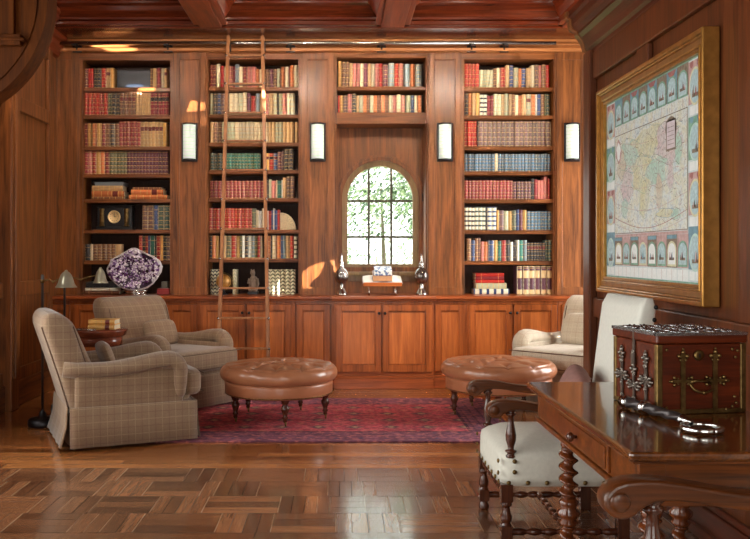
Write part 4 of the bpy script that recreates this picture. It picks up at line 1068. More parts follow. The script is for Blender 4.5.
# ------------------------------------------------------------------ upholstered armchairs
def arm_chair(label, loc, deg, mat):
    r = empty('armchair', label, 'armchair', loc, math.radians(deg), 'skirted rolled-arm armchairs')
    # back: raked slab with rounded top
    def back(mb, fr, re, hw, z0, z1, top_r=.10, e=5, n=32):
        rings = []
        for i in range(19):
            q = i/12*.8 if i < 13 else .8+.2*math.sin(PI/2*(i-12)/6); z = z0 + (z1-z0)*q
            k = 1.0; ins = 0
            if q > .80: s_ = (q-.80)/.20; k = math.sqrt(max(1-s_**2.6*.93, 0)); ins = .0
            cf, cr2 = fr(z), re(z); cx, hd = (cf+cr2)/2, (cf-cr2)/2
            w_ = hw*(1 - .04*(1-q)) * (1-(1-k)*.16)
            rings.append(srect(cx - (1-k)*.0, 0, z, max(hd*k, .012), w_, n, e))
        mb.loft(rings)
    rear = lambda z: -.40 - .19*((z-.20)/.62)**1.1 if z > .2 else -.40
    b_ = MB(); back(b_, lambda z: rear(z)+.215, rear, .355, .22, .868)
    b_.build('back_frame', mat, r)
    bc = MB(); back(bc, lambda z: rear(z)+.27-.045*((z-.40)/.40), lambda z: rear(z)+.12, .292, .40, .835, e=3.6)
    bcc = bc.build('back_cushion', mat, r)
    for sg in (-1, 1):
        wl = MB()
        pts = [(rear(z)+.1075+.096, sg*.309, z) for z in [.42+.36*k/14 for k in range(15)]]
        wl.tube(pts, .0035, 6).build('welt', M['piping'], r); wl = MB()
        pts = [(rear(z)+.1075-.096, sg*.308, z) for z in [.26+.52*k/14 for k in range(15)]]
        wl.tube(pts, .004, 6).build('welt', M['piping'], r)
    # box sides below the arms + front rail
    s_ = MB()
    for sg in (-1, 1): s_.loft([srect(-.025, sg*.325, z, .345, .06, 24, 8) for z in (.20, .30, .44, .50)])
    s_.loft([srect(.0, 0, z, .40, .30, 24, 10) for z in (.14, .22, .295, .30)])
    s_.build('body', mat, r)
    for sg in (-1, 1):   # rolled arm: runs forward, then turns down the front
        pts = []; rad = []
        xs_ = [-.44,-.36,-.27,-.18,-.09,0,.09,.16,.225]
        for k, x in enumerate(xs_):
            q = k/(len(xs_)-1); z = .515 - .030*math.sin(PI*min(1, q*1.25)) + .028*q
            pts.append((x, sg*(.335+.012*q), z)); rad.append((.062+.014*q, .050+.012*q))
        for k in range(1, 7):
            a = PI/2*k/6; pts.append((.225+.075*math.sin(a), sg*.347, .543-.075*(1-math.cos(a)))); rad.append((.076, .062-.008*k/6))
        for z in (.43, .39, .35, .32): pts.append((.302-.004, sg*(.347), z)); rad.append((.074-.03*max(0, (.40-z)/.08)*.8, .052-.012*max(0,(.40-z)/.08)))
        pts.append((.292, sg*.347, .295)); rad.append((.030,.03))
        a_ = MB().tube(pts, rad, 20).build('arm', mat, r)
        MB().tube([(p[0], p[1]+sg*(ra[0]+.0), p[2]-.030) for p, ra in list(zip(pts, rad))[1:9]], .004, 6).build('welt', M['piping'], a_)
    # T cushion
    cu = MB(); rings = []
    for z, k in ((.305,.94),(.32,.985),(.345,1.0),(.42,1.0),(.445,.985),(.462,.94),(.472,.80),(.477,.5)):
        ring = []
        for p in srect(0, 0, z, 1, 1, 96, 9):
            hx, hy = p[0], p[1]; x = .11 + hx*.355*k; y_ = hy*(.268)*k
            if x > .345: y_ = hy*.368*k
            ring.append((x, y_, z))
        rings.append(ring)
    cu.loft(rings); cuo = cu.build('seat_cushion', mat, r)
    for z in (.325, .448):
        MB().tube([(.11+.355*.99, y_, z) for y_ in [-.35+.70*k/10 for k in range(11)]], .0045, 6).build('piping', M['piping'], cuo)
    # skirt: four panels with open kick pleats, dark inner pleat behind
    def panel(mb, ax, a0, a1, off, fl):
        n = 14; v = []
        for i in range(n+1):
            q = a0+(a1-a0)*i/n; wv = .003*math.sin(i*1.9)
            for z, o_ in ((.275, off), (.27, off+.004), (.15, off+.010+wv), (.025, off+fl+wv*1.6)):
                v.append((q, o_, z) if ax == 'x' else (o_, q, z))
        f = [(i*4+j, (i+1)*4+j, (i+1)*4+j+1, i*4+j+1) for i in range(n) for j in range(3)]
        mb.add(v, f, 0, True)
    sk = MB()
    panel(sk, 'x', -.405, .405, .388, .028); panel(sk, 'y', -.372, .372, .410, .026)
    v0 = len(sk.v); panel(sk, 'x', -.405, .405, .388, .028)
    for p in sk.v[v0:]: p.y = -p.y
    v0 = len(sk.v); panel(sk, 'y', -.372, .372, .415, .045)
    for p in sk.v[v0:]: p.x = -p.x
    so = sk.build('skirt', mat, r); so.modifiers.new('s', 'SOLIDIFY').thickness = .006
    MB().loft([srect(0, 0, z, a, b2, 24, 10) for z, a, b2 in ((.03,.408,.385),(.27,.398,.375))]).build('pleat_lining', M['piping'], r)
    for sx_ in (-.37, .37):
        for sy in (-.35, .35):
            MB().lathe([(.014,.022),(.016,.05)], (sx_, sy, 0), 10).lathe([(.001,-.008),(.013,-.008),(.015,0),(.013,.008),(.001,.008)], (sx_, sy, .0155), 12, 0, 'x').build('castor', M['brass'], r)
    return r
def throw_pillow(label, loc, rot, mat, w=.36, h=.26, th=.11, name='throw_pillow'):
    rings = []
    for i in range(11):
        q = -1+2*i/10; k = max(1-abs(q)**3, .02)**.5
        rings.append([(p[0]*(.80+.20*(1-abs(q)))*(1) , q*th/2*1.0, p[1]) for p in [(a*w/2*(.35+.65*k), b2*h/2*(.35+.65*k)) for a, b2, _ in srect(0,0,0,1,1,32,4.5)]])
    o = MB().loft(rings).build(name, mat, sub=1); o.location = loc; o.rotation_euler = rot
    return tag(o, label, 'pillow')
A1 = ((-1.465, 6.02, 0), 24); A2 = ((-1.38, 7.20, .010), -36); A3 = ((1.985, 7.33, 0), 225)
arm_chair('nearest tan plaid armchair at left, seen from its side, facing right', A1[0], A1[1], M['plaid'])
arm_chair('tan plaid armchair behind the small round table, nearest the bookcases', A2[0], A2[1], M['plaid'])
arm_chair('plaid armchair at right, coloured pale by the light, partly behind the map wall', A3[0], A3[1], M['plaid_lit'])
def on_seat(A, lx, ly, z, tilt=-.35):
    a = math.radians(A[1]); return (A[0][0]+lx*math.cos(a)-ly*math.sin(a), A[0][1]+lx*math.sin(a)+ly*math.cos(a), z), (tilt, 0, a+PI/2)
l, ro = on_seat(A1, -.12, .02, .555); throw_pillow('small tan plaid lumbar pillow on the nearest armchair at left', l, ro, M['plaid'], .34, .18, .09)
l, ro = on_seat(A2, -.13, .03, .585); throw_pillow('small tan plaid lumbar pillow on the armchair behind the round table', l, ro, M['plaid'], .36, .22, .09)
l, ro = on_seat(A3, -.14, 0, .60); throw_pillow('small pale plaid lumbar pillow on the pale armchair', l, ro, M['plaid_lit'], .44, .28, .12)

# ------------------------------------------------------------------ side table with books, floor lamps
sx0, sy0 = -1.78, 6.57
st_ = empty('side_table', 'small dark wooden pedestal table between the two tan armchairs', 'side table', (sx0, sy0, 0))
MB().lathe([(.02,.625),(.17,.625),(.19,.635),(.20,.66),(.205,.668),(.205,.678),(.02,.678)], (0,0,0), 40).build('tabletop', M['tabletop'], st_)
MB().lathe([(.02,.56),(.165,.56),(.168,.625),(.02,.625)], (0,0,0), 40).build('apron', M['tabletop'], st_)
MB().lathe([(.03,.10),(.045,.14),(.030,.20),(.022,.28),(.035,.36),(.042,.42),(.026,.48),(.020,.54),(.05,.56)], (0,0,0), 20).build('pedestal', M['turned_d'], st_)
for k in range(3):
    a = 2*PI*k/3+.4; c_, s_ = math.cos(a), math.sin(a)
    MB().tube([(c_*d, s_*d, z) for d, z in ((.02,.16),(.07,.17),(.12,.12),(.17,.05),(.21,.018),(.235,.016))], [.022,.02,.018,.015,.014,.012], 10).build('leg', M['turned_d'], st_)
z = .679
for lab, c, w, dy in (('mustard-yellow book under the upper one on the small round table', 'V', .20, 0), ('mustard-yellow book on top of the stack on the small round table', 'V', .195, .01)):
    flat_book((sx0+.03, sy0-.06+dy, z), w, .15, .036, 'Y', 'l', lab, 'two books on the side table', rnd.uniform(-.06,.06), 'spine'); z += .0365
tr0 = empty('magnifying_glass', 'small magnifying glass with pale handle lying on the round side table', 'magnifying glass', (sx0-.06, sy0-.165, .680), -.15)
MB().tube([(-.13,0,.010),(-.02,0,.010)], [.011,.006], 10).ball((-.135,0,.011), .011, 8).build('handle', M['silver'], tr0)
MB().tube([(.035+.045*math.cos(a), .028*math.sin(a), .008) for a in [2*PI*k/20 for k in range(21)]], .004, 8).build('rim', M['silver'], tr0)
def floor_lamp(label, x, y, h, sx_, sz, shr, pole_off=0):
    r = empty('floor_lamp', label, 'floor lamp', (x, y, 0), 0, 'pharmacy floor lamps behind the armchairs')
    MB().lathe([(.01,0),(.10,0),(.104,.02),(.10,.05),(.085,.062),(.03,.07),(.022,.10),(.012,.11),(.01,.12)], (0,0,0), 32).build('base', M['iron'], r)
    MB().lathe([(.0085,.10),(.0085,h-.05),(.012,h-.045),(.012,h+.01),(.006,h+.02)], (0,0,0), 12).build('pole', plain('gunmetal', srgb(96,94,96), .35, .9), r)
    MB().tube([(0,0,h-.03),(.05,0,h-.015),(sx_*.45,0,h-.035),(sx_*.75,0,h-.01),(sx_,0,h-.0)], [.007,.005,.006,.005,.006], 8).ball((0,0,h-.03), .018, 10).ball((sx_*.45,0,h-.035), .010, 8).build('arm', M['brass'], r)
    MB().lathe([(.008,sz+.065),(.012,sz+.055),(shr*.32,sz+.046),(shr*.52,sz+.028),(shr*.66,sz+.0),(shr*.76,sz-.028),(shr*.90,sz-.048),(shr,sz-.056),(shr+.003,sz-.06),(shr-.003,sz-.058),(shr*.88,sz-.049),(shr*.73,sz-.028),(shr*.6,sz+.0),(.012,sz+.03)], (sx_,0,0), 28).build('shade', M['lampgreen'], r)
    return r
floor_lamp('brass and iron floor lamp with patina shade behind the nearest armchair', WX(42.5, 6.34), 6.34, WZ(277, 6.34), .17, WZ(279, 6.34)+.0, .075)
floor_lamp('second floor lamp, its shade hanging in front of the amethyst shelf', WX(64.5, 6.95), 6.95, WZ(275, 6.95), .285, WZ(275.5, 6.95), .058)
# ------------------------------------------------------------------ framed map on the right wall
ma = empty('framed_map', 'huge gilt-framed antique world-region map with vignette borders', 'map', (XRW-.025, 4.47, 1.61))
XF = 1.56-(XRW-.025)   # local x of frame front is negative (towards the room)
y0, y1, z0, z1 = 3.72-4.47, 5.26-4.47, 1.018-1.61, 2.208-1.61
def ring_yz(mb, a, b_, xa, xb, mi=0):  # rectangular band between inset a and b_
    xa, xb = min(xa, xb), max(xa, xb)
    mb.box(xa, xb, y0+a, y0+b_, z0+a, z1-a, mi).box(xa, xb, y1-b_, y1-a, z0+a, z1-a, mi).box(xa, xb, y0+b_, y1-b_, z0+a, z0+b_, mi).box(xa, xb, y0+b_, y1-b_, z1-b_, z1-a, mi)
f = MB(); ring_yz(f, 0, .022, -.03-.025, .02); ring_yz(f, .022, .034, -.047, .02); ring_yz(f, .062, .072, -.042, .02); f.build('frame', M['gold'], ma, bevel=.005)
f = MB(); ring_yz(f, .034, .062, -.036, .02); ring_yz(f, .072, .082, -.034, .02); f.build('frame_band', M['goldd'], ma, bevel=.003)
f = MB(); ring_yz(f, .082, .092, -.036, .02); f.build('inner_lip', M['gold'], ma, bevel=.002)
t = NT('map_paper'); tc = t.new('ShaderNodeTexCoord').outputs['Object']
t.link(t.ramp(t.noise(tc, 9, 6, .65), [(.3, srgb(176,190,196)), (.7, srgb(212,218,214))]), t.b.inputs['Base Color']); t.set(rough=.5)
ink = [t.m, plain('map_blue', srgb(112,146,160), .6, 0, 0, .25, 30), plain('map_green', srgb(122,160,138), .6, 0, 0, .25, 30), plain('map_white', srgb(222,224,222), .6, 0, 0, .06, 60),
       plain('map_rose', srgb(184,150,146), .6, 0, 0, .2, 40), plain('map_yellow', srgb(204,200,166), .6, 0, 0, .12, 30), plain('map_sky', srgb(168,190,194), .6, 0, 0, .2, 60),
       plain('map_brown', srgb(128,112,96), .6, 0, 0, .35, 60), plain('map_red', srgb(156,100,96), .6, 0, 0, .2, 60), plain('map_mint', srgb(180,204,194), .6, 0, 0, .12, 30), plain('map_pinkpale', srgb(200,186,190), .6, 0, 0, .1, 30)]
t = NT('map_sea'); tc = t.new('ShaderNodeTexCoord').outputs['Object']
nA = t.noise(tc, 16, 6, .75); nB = t.noise(tc, 70, 4, .7)
cA = t.ramp(nA, [(.3, srgb(160,178,190)), (.45, srgb(206,212,210)), (.58, srgb(212,208,186)), (.72, srgb(176,198,186))])
t.link(t.mix(t.ramp(nB, [(.5, (0,0,0,1)), (.62, (.55,.55,.55,1))]), cA, srgb(140,140,146)), t.b.inputs['Base Color']); t.set(rough=.5); ink.append(t.m)
def veil(nm, c):
    t = NT(nm); tc = t.new('ShaderNodeTexCoord').outputs['Object']; nB = t.noise(tc, 60, 5, .75); nA = t.noise(tc, 14, 4)
    cc = t.mix(t.ramp(nA, [(.35, (0,0,0,1)), (.7, (.7,.7,.7,1))]), c, srgb(206,210,204))
    t.link(t.mix(t.ramp(nB, [(.48, (0,0,0,1)), (.6, (.6,.6,.6,1))]), cc, srgb(140,136,130)), t.b.inputs['Base Color']); t.set(rough=.5); return t.m
for nm, c in (('land_yellow', srgb(206,200,158)), ('land_mint', srgb(172,202,186)), ('land_pink', srgb(204,184,186)), ('land_sand', srgb(200,184,160))): ink.append(veil(nm, c))
LM = {5: 12, 9: 13, 10: 14, 4: 15, 2: 13}
ms = MB(); yi0, yi1, zi0, zi1 = y0+.09, y1-.09, z0+.09, z1-.09
ms.box(-.016, -.012, yi0, yi1, zi0, zi1, 0)
W_m, H_m = yi1-yi0, zi1-zi0
lvl = [0]
def mp(u, v, l): return (-.0162-.0003*l, yi1-u*W_m, zi0+v*H_m)   # u from the far (left) edge
def poly(pts, l, mi): ms.add([mp(u, v, l) for u, v in pts], [tuple(range(len(pts)))], mi)
asp = W_m/H_m
def oval(u, v, ru, rv, l, mi, n=20): poly([(u+ru*math.cos(2*PI*k/n), v+rv*math.sin(2*PI*k/n)) for k in range(n)], l, mi)
def arch(u, v, hu, hv, l, mi, n=10): poly([(u-hu, v-hv)] + [(u+hu, v-hv)] + [(u+hu*math.cos(PI*k/n), v+hv*.3+hv*.7*math.sin(PI*k/n)) for k in range(n+1)], l, mi)
def rect(a, b_, c, d, l, mi): poly([(a,c),(b_,c),(b_,d),(a,d)], l, mi)
def blob(u, v, ru, rv, l, mi, n=28, j=.25, seed=1):
    g = random.Random(seed); ph = [g.uniform(0, 6.28) for _ in range(4)]
    poly([(u+ru*(1+j*(math.sin(3*a+ph[0])*.5+math.sin(5*a+ph[1])*.4+math.sin(9*a+ph[2])*.25))*math.cos(a), v+rv*(1+j*(math.sin(2*a+ph[3])*.5+math.sin(7*a+ph[1])*.3))*math.sin(a)) for a in [2*PI*k/n for k in range(n)]], l, mi)
def line(pts, w, l, mi):
    for (a, b_), (c, d) in zip(pts, pts[1:]):
        L = math.hypot((c-a)*asp, d-b_) or 1; nx, ny = -(d-b_)/L*w/asp, (c-a)*asp/L*w
        poly([(a-nx,b_-ny),(c-nx,d-ny),(c+nx,d+ny),(a+nx,b_+ny)], l, mi)
g = random.Random(4)
def figures(u, v, hu, hv, l):
    rect(u-hu*.7, u+hu*.7, v-hv*.6, v-hv*.35, l, 7)
    for _ in range(5):
        a = u+g.uniform(-.55,.55)*hu; h_ = g.uniform(.3,.7)*hv; poly([(a-hu*.12, v-hv*.5), (a+hu*.12, v-hv*.5), (a+hu*.03, v-hv*.5+h_), (a-hu*.03, v-hv*.5+h_)], l+1, g.choice([7,8,4,1]))
# border vignettes
for k in range(8):      # top row of arches
    u = .162+k*.0966; rect(u-.049, u+.049, .845, .995, 1, 1 if k % 2 == 0 else 7); arch(u, .905, .041, .062, 2, 2); arch(u, .905, .034, .053, 3, 6); figures(u, .905, .034, .053, 4)
    rect(u-.046, u+.046, .795, .840, 1, 11); line([(u,.795),(u,.84)], .0015, 2, 4)
    if k in (0, 2, 4, 6): poly([(u-.04,.99),(u+.04,.99),(u+.02,.965),(u-.02,.965)], 3, 8 if k else 1)
for k in range(8):      # bottom row
    u = .162+k*.0966; rect(u-.049, u+.049, .070, .225, 1, 4 if k % 2 else 7); arch(u, .135, .041, .060, 2, 2 if k % 3 else 5); arch(u, .135, .033, .050, 3, 6 if k % 2 else 3); figures(u, .135, .033, .050, 4)
    rect(u-.046, u+.046, .012, .062, 1, 3); line([(u,.012),(u,.062)], .0015, 2, 4)
    if k % 2 == 0: rect(u-.044, u+.044, .205, .222, 3, 1)
rect(.118, .882, .226, .240, 1, 4)
for side in (0, 1):     # tall ovals up the sides
    u = .058 if side == 0 else .942
    for k, v in enumerate((.135, .375, .620, .865)):
        rect(u-.055, u+.055, v-.07, v+.12, 1, (1, 4, 2, 4)[k]); oval(u, v+.005, .050, .085, 2, 5 if k % 2 else 9); oval(u, v+.005, .042, .074, 3, 6); figures(u, v, .034, .07, 4)
        for q in (-1, 1): blob(u+q*.028, v+.105, .014, .016, 3, (1, 8, 1, 8)[k], 12, .3, k+q)
        rect(u-.046, u-.002, v-.118, v-.078, 1, 3); rect(u+.002, u+.046, v-.118, v-.078, 1, 3)
# the map field
rect(.118, .882, .245, .79, 1, 11)
for q_, (u, v, ru, rv, mi, sd) in enumerate(((.30,.66,.13,.09,9,1),(.52,.70,.17,.08,5,2),(.70,.66,.12,.10,10,3),(.44,.55,.12,.10,5,4),(.27,.50,.07,.09,10,5),(.60,.54,.10,.08,9,6),(.46,.42,.05,.10,5,7),(.62,.44,.035,.08,4,8),(.20,.62,.05,.08,4,9),(.73,.50,.03,.07,10,10),(.68,.33,.09,.022,5,11),(.78,.32,.04,.03,2,12),(.80,.62,.03,.07,9,13),(.24,.38,.04,.05,9,14))):
    blob(u, v, ru, rv, 1.1+q_*.12, LM[mi], 40, .3, sd)
    g2 = random.Random(sd+50)
    pr_ = [(u+ru*(1.02)*math.cos(a)*(1+.12*math.sin(5*a+sd)), v+rv*1.02*math.sin(a)*(1+.12*math.sin(4*a))) for a in [2*PI*k/24 for k in range(25)]]
    line(pr_, .0009, 3, (7,2,1)[sd % 3])
for k in range(150):
    u, v = g.uniform(.14,.86), g.uniform(.28,.76); L = g.uniform(.01,.035); a = g.uniform(-.6,.6); line([(u,v),(u+L*math.cos(a), v+L*math.sin(a)*asp)], .0012, 4, g.choice([7,7,4,1]))
for k in range(7): line([(.12+k*.125+ (k-3)*.03*(1-q)**2*-1, .25+.53*q) for q in [i/10 for i in range(11)]], .0009, 3, 4)
for k in range(5): line([(.12+.76*q, .30+k*.115-.06*math.sin(PI*q)) for q in [i/14 for i in range(15)]], .0009, 3, 4)
line([(.12+.76*q, .335-.07*math.sin(PI*q)) for q in [i/14 for i in range(15)]], .0014, 5, 8)
oval(.735,.585+.14,.052,.055,5,7); rect(.69,.78,.62,.765,5,7); rect(.697,.773,.63,.757,6,10)
for k in range(5): line([(.705,.65+k*.02),(.765,.65+k*.02)], .0012, 7, 7)
blob(.165, .70, .035, .06, 5, 4, 20, .3, 30); blob(.165, .70, .024, .045, 6, 3, 20, .3, 31)
line([(.118,.245),(.882,.245),(.882,.79),(.118,.79),(.118,.245)], .002, 6, 7); line([(0.004,.006),(.996,.006),(.996,.994),(.004,.994),(.004,.006)], .003, 6, 2)
ms.build('map_sheet', ink, ma)

# ------------------------------------------------------------------ cream upholstered open armchairs
class Nails:
    def __init__(s, par, mat): s.par = par; s.mat = mat; s.me = {}
    def ball(s, c, r, seg=8):
        if r not in s.me:
            o = MB().ball((0,0,0), tuple(q*1.15 for q in r), 8).build('nailhead', s.mat, s.par); s.me[r] = o
        else:
            o = s.me[r].copy(); C.objects.link(o); o.parent = s.par
        o.location = c; return s
def turned_v(mb, c, z0, z1, R=.024, seg=14, pat=None):
    pat = pat or [(0,.9),(.04,1),(.06,.7),(.09,.7),(.11,1.05),(.14,1.05),(.16,.55),(.22,.6),(.34,.95),(.44,1.0),(.55,.8),(.70,.55),(.80,.5),(.84,.95),(.87,.95),(.89,.6),(.93,1.0),(1,1.0)]
    mb.lathe([(R*k, z0+(z1-z0)*q) for q, k in pat], (c[0], c[1], 0), seg)
    return mb
def turned_h(mb, a, b_, R=.017, n=5):
    a, b_ = Vector(a), Vector(b_); pts = []; rad = []
    N = n*10
    for i in range(N+1):
        q = i/N; pts.append(a+(b_-a)*q)
        k = .55+.45*abs(math.sin(PI*n*q)) if .06 < q < .94 else .9
        rad.append(R*k)
    mb.tube(pts, rad, 12); return mb
def open_chair(label, loc, deg, scale=1):
    # local: faces +x, width along y
    r = empty('open_armchair', label, 'armchair', loc, math.radians(deg), 'antique open armchairs with cream seats', scale)
    hw = .285
    # seat dome
    rings = []
    for z, k in ((.27,1.0),(.31,1.005),(.37,1.0),(.395,.985),(.414,.93),(.434,.78),(.450,.52),(.458,.2)):
        rings.append(srect(0, 0, z, .275*k, .315*k, 40, 7 if z < .4 else 5))
    MB().loft(rings).build('seat', M['linen'], r)
    nl = Nails(r, M['brass'])
    for k in range(8):
        y_ = -.29+.58*k/7; nl.ball((.278, y_, .285), (.005,.009,.009), 8)
    for k in range(7):
        x = -.24+.48*k/6
        for sg in (-1, 1): nl.ball((x, sg*.318, .285), (.009,.005,.009), 8)
    for sg in (-1, 1):
        for z in (.32, .37): nl.ball((.278, sg*.28, z), (.005,.009,.009), 8)
        nl.ball((.215, sg*.316, .375), (.009,.005,.009), 8); nl.ball((.215, sg*.316, .33), (.009,.005,.009), 8)
    for sg in (-1, 1):
        lg = MB(); c0 = (.245, sg*hw)
        lg.box(.220,.270, sg*hw-.025, sg*hw+.025, .20,.275); turned_v(lg, c0, .10, .20, .024, 14, [(0,1),(.1,.7),(.2,.95),(.35,1.05),(.6,.7),(.75,.6),(.85,1),(1,1)])
        lg.box(.221,.269, sg*hw-.024, sg*hw+.024, .045,.10).lathe([(.018,0),(.025,.008),(.026,.025),(.018,.04),(.02,.045)], (c0[0], c0[1], 0), 14)
        lg.build('leg', M['turned_d'], r, bevel=.002)
        lg = MB().box(-.27,-.22, sg*hw-.025, sg*hw+.025, 0,.275); lg.build('leg', M['turned_d'], r, bevel=.003)
        ps = MB(); turned_v(ps, (.225, sg*(hw+.0)), .385, .600, .023); ps.build('arm_post', M['turned_d'], r)
        # arm: carved, sweeping, scroll at the tip
        prof = [(-.30,.640),(-.22,.630),(-.12,.606),(-.02,.598),(.08,.606),(.16,.622),(.24,.632),(.30,.626),(.325,.605),(.330,.580),(.315,.558),(.290,.552),(.268,.560),(.255,.575),(.22,.590),(.16,.588),(.08,.573),(-.02,.562),(-.12,.568),(-.22,.588),(-.30,.598)]
        pts = prof
        for _ in range(1): pts = sm(pts, 1)
        a_ = MB().prism(pts, sg*hw-.030, sg*hw+.030, 'xz', 0, True); ao = a_.build('arm', M['arm'], r, bevel=.008, nseg=3)
        MB().lathe([(.001,-.034),(.016,-.034),(.020,-.031),(.020,.031),(.016,.034),(.001,.034)], (.298, sg*hw, .588), 16, 0, 'y').build('scroll_boss', M['arm'], ao)
        s_ = MB(); turned_h(s_, (.222, sg*hw, .072), (-.222, sg*hw, .072), .017, 7); s_.build('stretcher', M['turned_d'], r)
    s_ = MB(); turned_h(s_, (.245, -hw+.02, .235), (.245, hw-.02, .235), .019, 7); s_.build('stretcher', M['turned_d'], r)
    s_ = MB(); turned_h(s_, (-.02, -hw+.01, .072), (-.02, hw-.01, .072), .017, 7); s_.build('stretcher', M['turned_d'], r)
    # tall upholstered back, raked
    rings = []
    for i in range(15):
        q = i/14; z = .40+.655*q; k = 1 if q < .93 else math.sqrt(max(0, 1-((q-.93)/.07)**2*.75))
        rings.append(srect(-.285-.078*q+.004*math.sin(PI*q), .012, z, .045*k, .272*(1-.03*(1-k)), 36, 6))
    bk_ = MB().loft(rings).build('backrest', M['linenb'], r)
    nl = Nails(bk_, M['iron'])
    for k in range(12):
        q = .05+.88*k/11; z = .40+.665*q
        for sg in (-1, 1): nl.ball((-.315-.078*q, .012+sg*.274, z), (.009,.005,.009), 8)
    for sg in (-1, 1): MB().box(-.345,-.30, sg*hw-.02, sg*hw+.02, .24,.45).build('back_post', M['turned_d'], r, bevel=.003)
    return r
open_chair('cream armchair with carved wooden arms behind the walnut table', (.955, 4.0, 0), 180)
open_chair('near armchair whose scrolled arm shows under the table corner', (.985, 1.69, 0), 180, 1.165)
pl = throw_pillow('mauve cloth cushion leaning on the back of the cream armchair', (1.07, 4.07, .585), (-.42, .10, -PI/2-.15), M['mauve'], .34, .28, .12, 'cushion')

# ------------------------------------------------------------------ walnut table
TX0, TX1, TY0, TY1, TZ = .715, 1.275, 2.155, 3.34, .76
tb = empty('writing_table', 'walnut writing table with twisted legs holding the studded chest', 'table', ((TX0+TX1)/2, (TY0+TY1)/2, 0))
L = tb.location
def tp(mb, n, mat, par=None, bev=0, ns=2):
    for p in mb.v: p -= L
    return mb.build(n, mat, par or tb, bevel=bev, nseg=ns)
tp(MB().box(TX0, TX1, TY0, TY1, TZ-.024, TZ), 'tabletop', M['table_x'], None, .009, 3)
m = MB().box(TX0+.012, TX1-.012, TY0+.012, TY1-.012, TZ-.032, TZ-.022)
m.box(TX0+.035, TX1-.035, TY0+.035, TY0+.06, TZ-.125, TZ-.03).box(TX0+.035, TX1-.035, TY1-.06, TY1-.035, TZ-.125, TZ-.03)
m.box(TX0+.035, TX0+.06, TY0+.06, TY1-.06, TZ-.125, TZ-.03).box(TX1-.06, TX1-.035, TY0+.06, TY1-.06, TZ-.125, TZ-.03)
m.box(TX0+.025, TX1-.025, TY0+.025, TY1-.025, TZ-.140, TZ-.125)
for a, b_ in ((TX0+.033, TX0+.10),):
    m.box(a, b_, TY0+.030, TY0+.036, TZ-.125, TZ-.035)
tp(m, 'apron', M['table_v'], None, .003)
dw = MB().box(TX0+.027, TX0+.036, 2.42, 2.98, TZ-.118, TZ-.040).box(TX0+.023, TX0+.028, 2.44, 2.96, TZ-.110, TZ-.048); d = tp(dw, 'drawer', M['table_v'], None, .003)
kb = MB().lathe([(.004,0),(.006,-.010),(.014,-.016),(.016,-.024),(.010,-.031),(.001,-.033)], (0,0,0), 14, 0, 'x')
for p in kb.v: p += Vector((TX0+.024, 2.72, TZ-.080))
tp(kb, 'knob', M['turned_d'], d)
def twist_leg(x, y):
    m = MB(); z_ = TZ-.14
    m.box(x-.028, x+.028, y-.028, y+.028, z_-.02, z_).lathe([(.020,z_-.05),(.027,z_-.04),(.027,z_-.03),(.022,z_-.02)], (x,y,0), 16)
    def tw(za, zb, turns, R):
        rings = []; N = int(turns*16)
        for i in range(N+1):
            q = i/N; z = za+(zb-za)*q; ph = 2*PI*turns*q; env = min(1, q*12, (1-q)*12)
            cx, cy = x+R*.30*math.cos(ph)*env, y+R*.30*math.sin(ph)*env
            rings.append([(cx+R*.80*math.cos(2*PI*j/16), cy+R*.80*math.sin(2*PI*j/16), z) for j in range(16)])
        m.loft(rings)
    tw(z_-.05, .40, 4, .031)
    m.lathe([(.024,.30),(.033,.315),(.025,.325),(.039,.340),(.040,.352),(.026,.365),(.034,.378),(.034,.388),(.024,.40)], (x,y,0), 18)
    tw(.30, .12, 3.2, .029)
    m.box(x-.030, x+.030, y-.030, y+.030, .05, .12).lathe([(.02,0),(.032,.01),(.034,.03),(.022,.045),(.024,.05)], (x,y,0), 16)
    return tp(m, 'leg', M['turned'], None, 0)
lx0, lx1, ly0, ly1 = TX0+.085, TX1-.085, TY0+.09, TY1-.285
for x in (lx0, lx1):
    for y_ in (ly0, ly1): twist_leg(x, y_)
def strz(a, b_, n):
    m = MB(); turned_h(m, a, b_, .019, n); tp(m, 'stretcher', M['turned'])
strz((lx0+.03, ly1, .085), (lx1-.03, ly1, .085), 5); strz((lx0+.03, ly0, .085), (lx1-.03, ly0, .085), 5)
strz((lx0, ly0+.03, .085), (lx0, ly1-.03, .085), 9); strz((lx1, ly0+.03, .085), (lx1, ly1-.03, .085), 9)

# ------------------------------------------------------------------ chest
ch = empty('studded_chest', 'small wooden strongbox with brass straps and pierced metal lid', 'chest', (.961, 2.65, TZ+.001), math.radians(8.6))
Wc, Dc, Hc = .292, .288, .245
MB().box(.004, Wc-.004, .004, Dc-.004, .006, Hc-.034).build('body', M['chest'], ch, bevel=.004)
ed = MB()
for x in (0, Wc-.018):
    for y_ in (0, Dc-.018): ed.box(x, x+.018, y_, y_+.018, .0, Hc-.034)
ed.box(0, Wc, 0, .012, .0, .014).box(0, Wc, Dc-.012, Dc, 0, .014).box(0,.012,0,Dc,0,.014).box(Wc-.012,Wc,0,Dc,0,.014)
ed.build('corner_mounts', M['brass'], ch, bevel=.002)
lid = MB().box(-.003, Wc+.003, -.003, Dc+.003, Hc-.032, Hc-.004).build('lid', M['chest'], ch, bevel=.005)
MB().box(.004, Wc-.004, .004, Dc-.004, Hc-.004, Hc-.0025).build('lid_plate', M['black'], lid)
lm = MB(); g = random.Random(9)
lm.box(-.004, Wc+.004, -.004, .010, Hc-.008, Hc+.001).box(-.004, Wc+.004, Dc-.010, Dc+.004, Hc-.008, Hc+.001).box(-.004, .010, 0, Dc, Hc-.008, Hc+.001).box(Wc-.010, Wc+.004, 0, Dc, Hc-.008, Hc+.001)
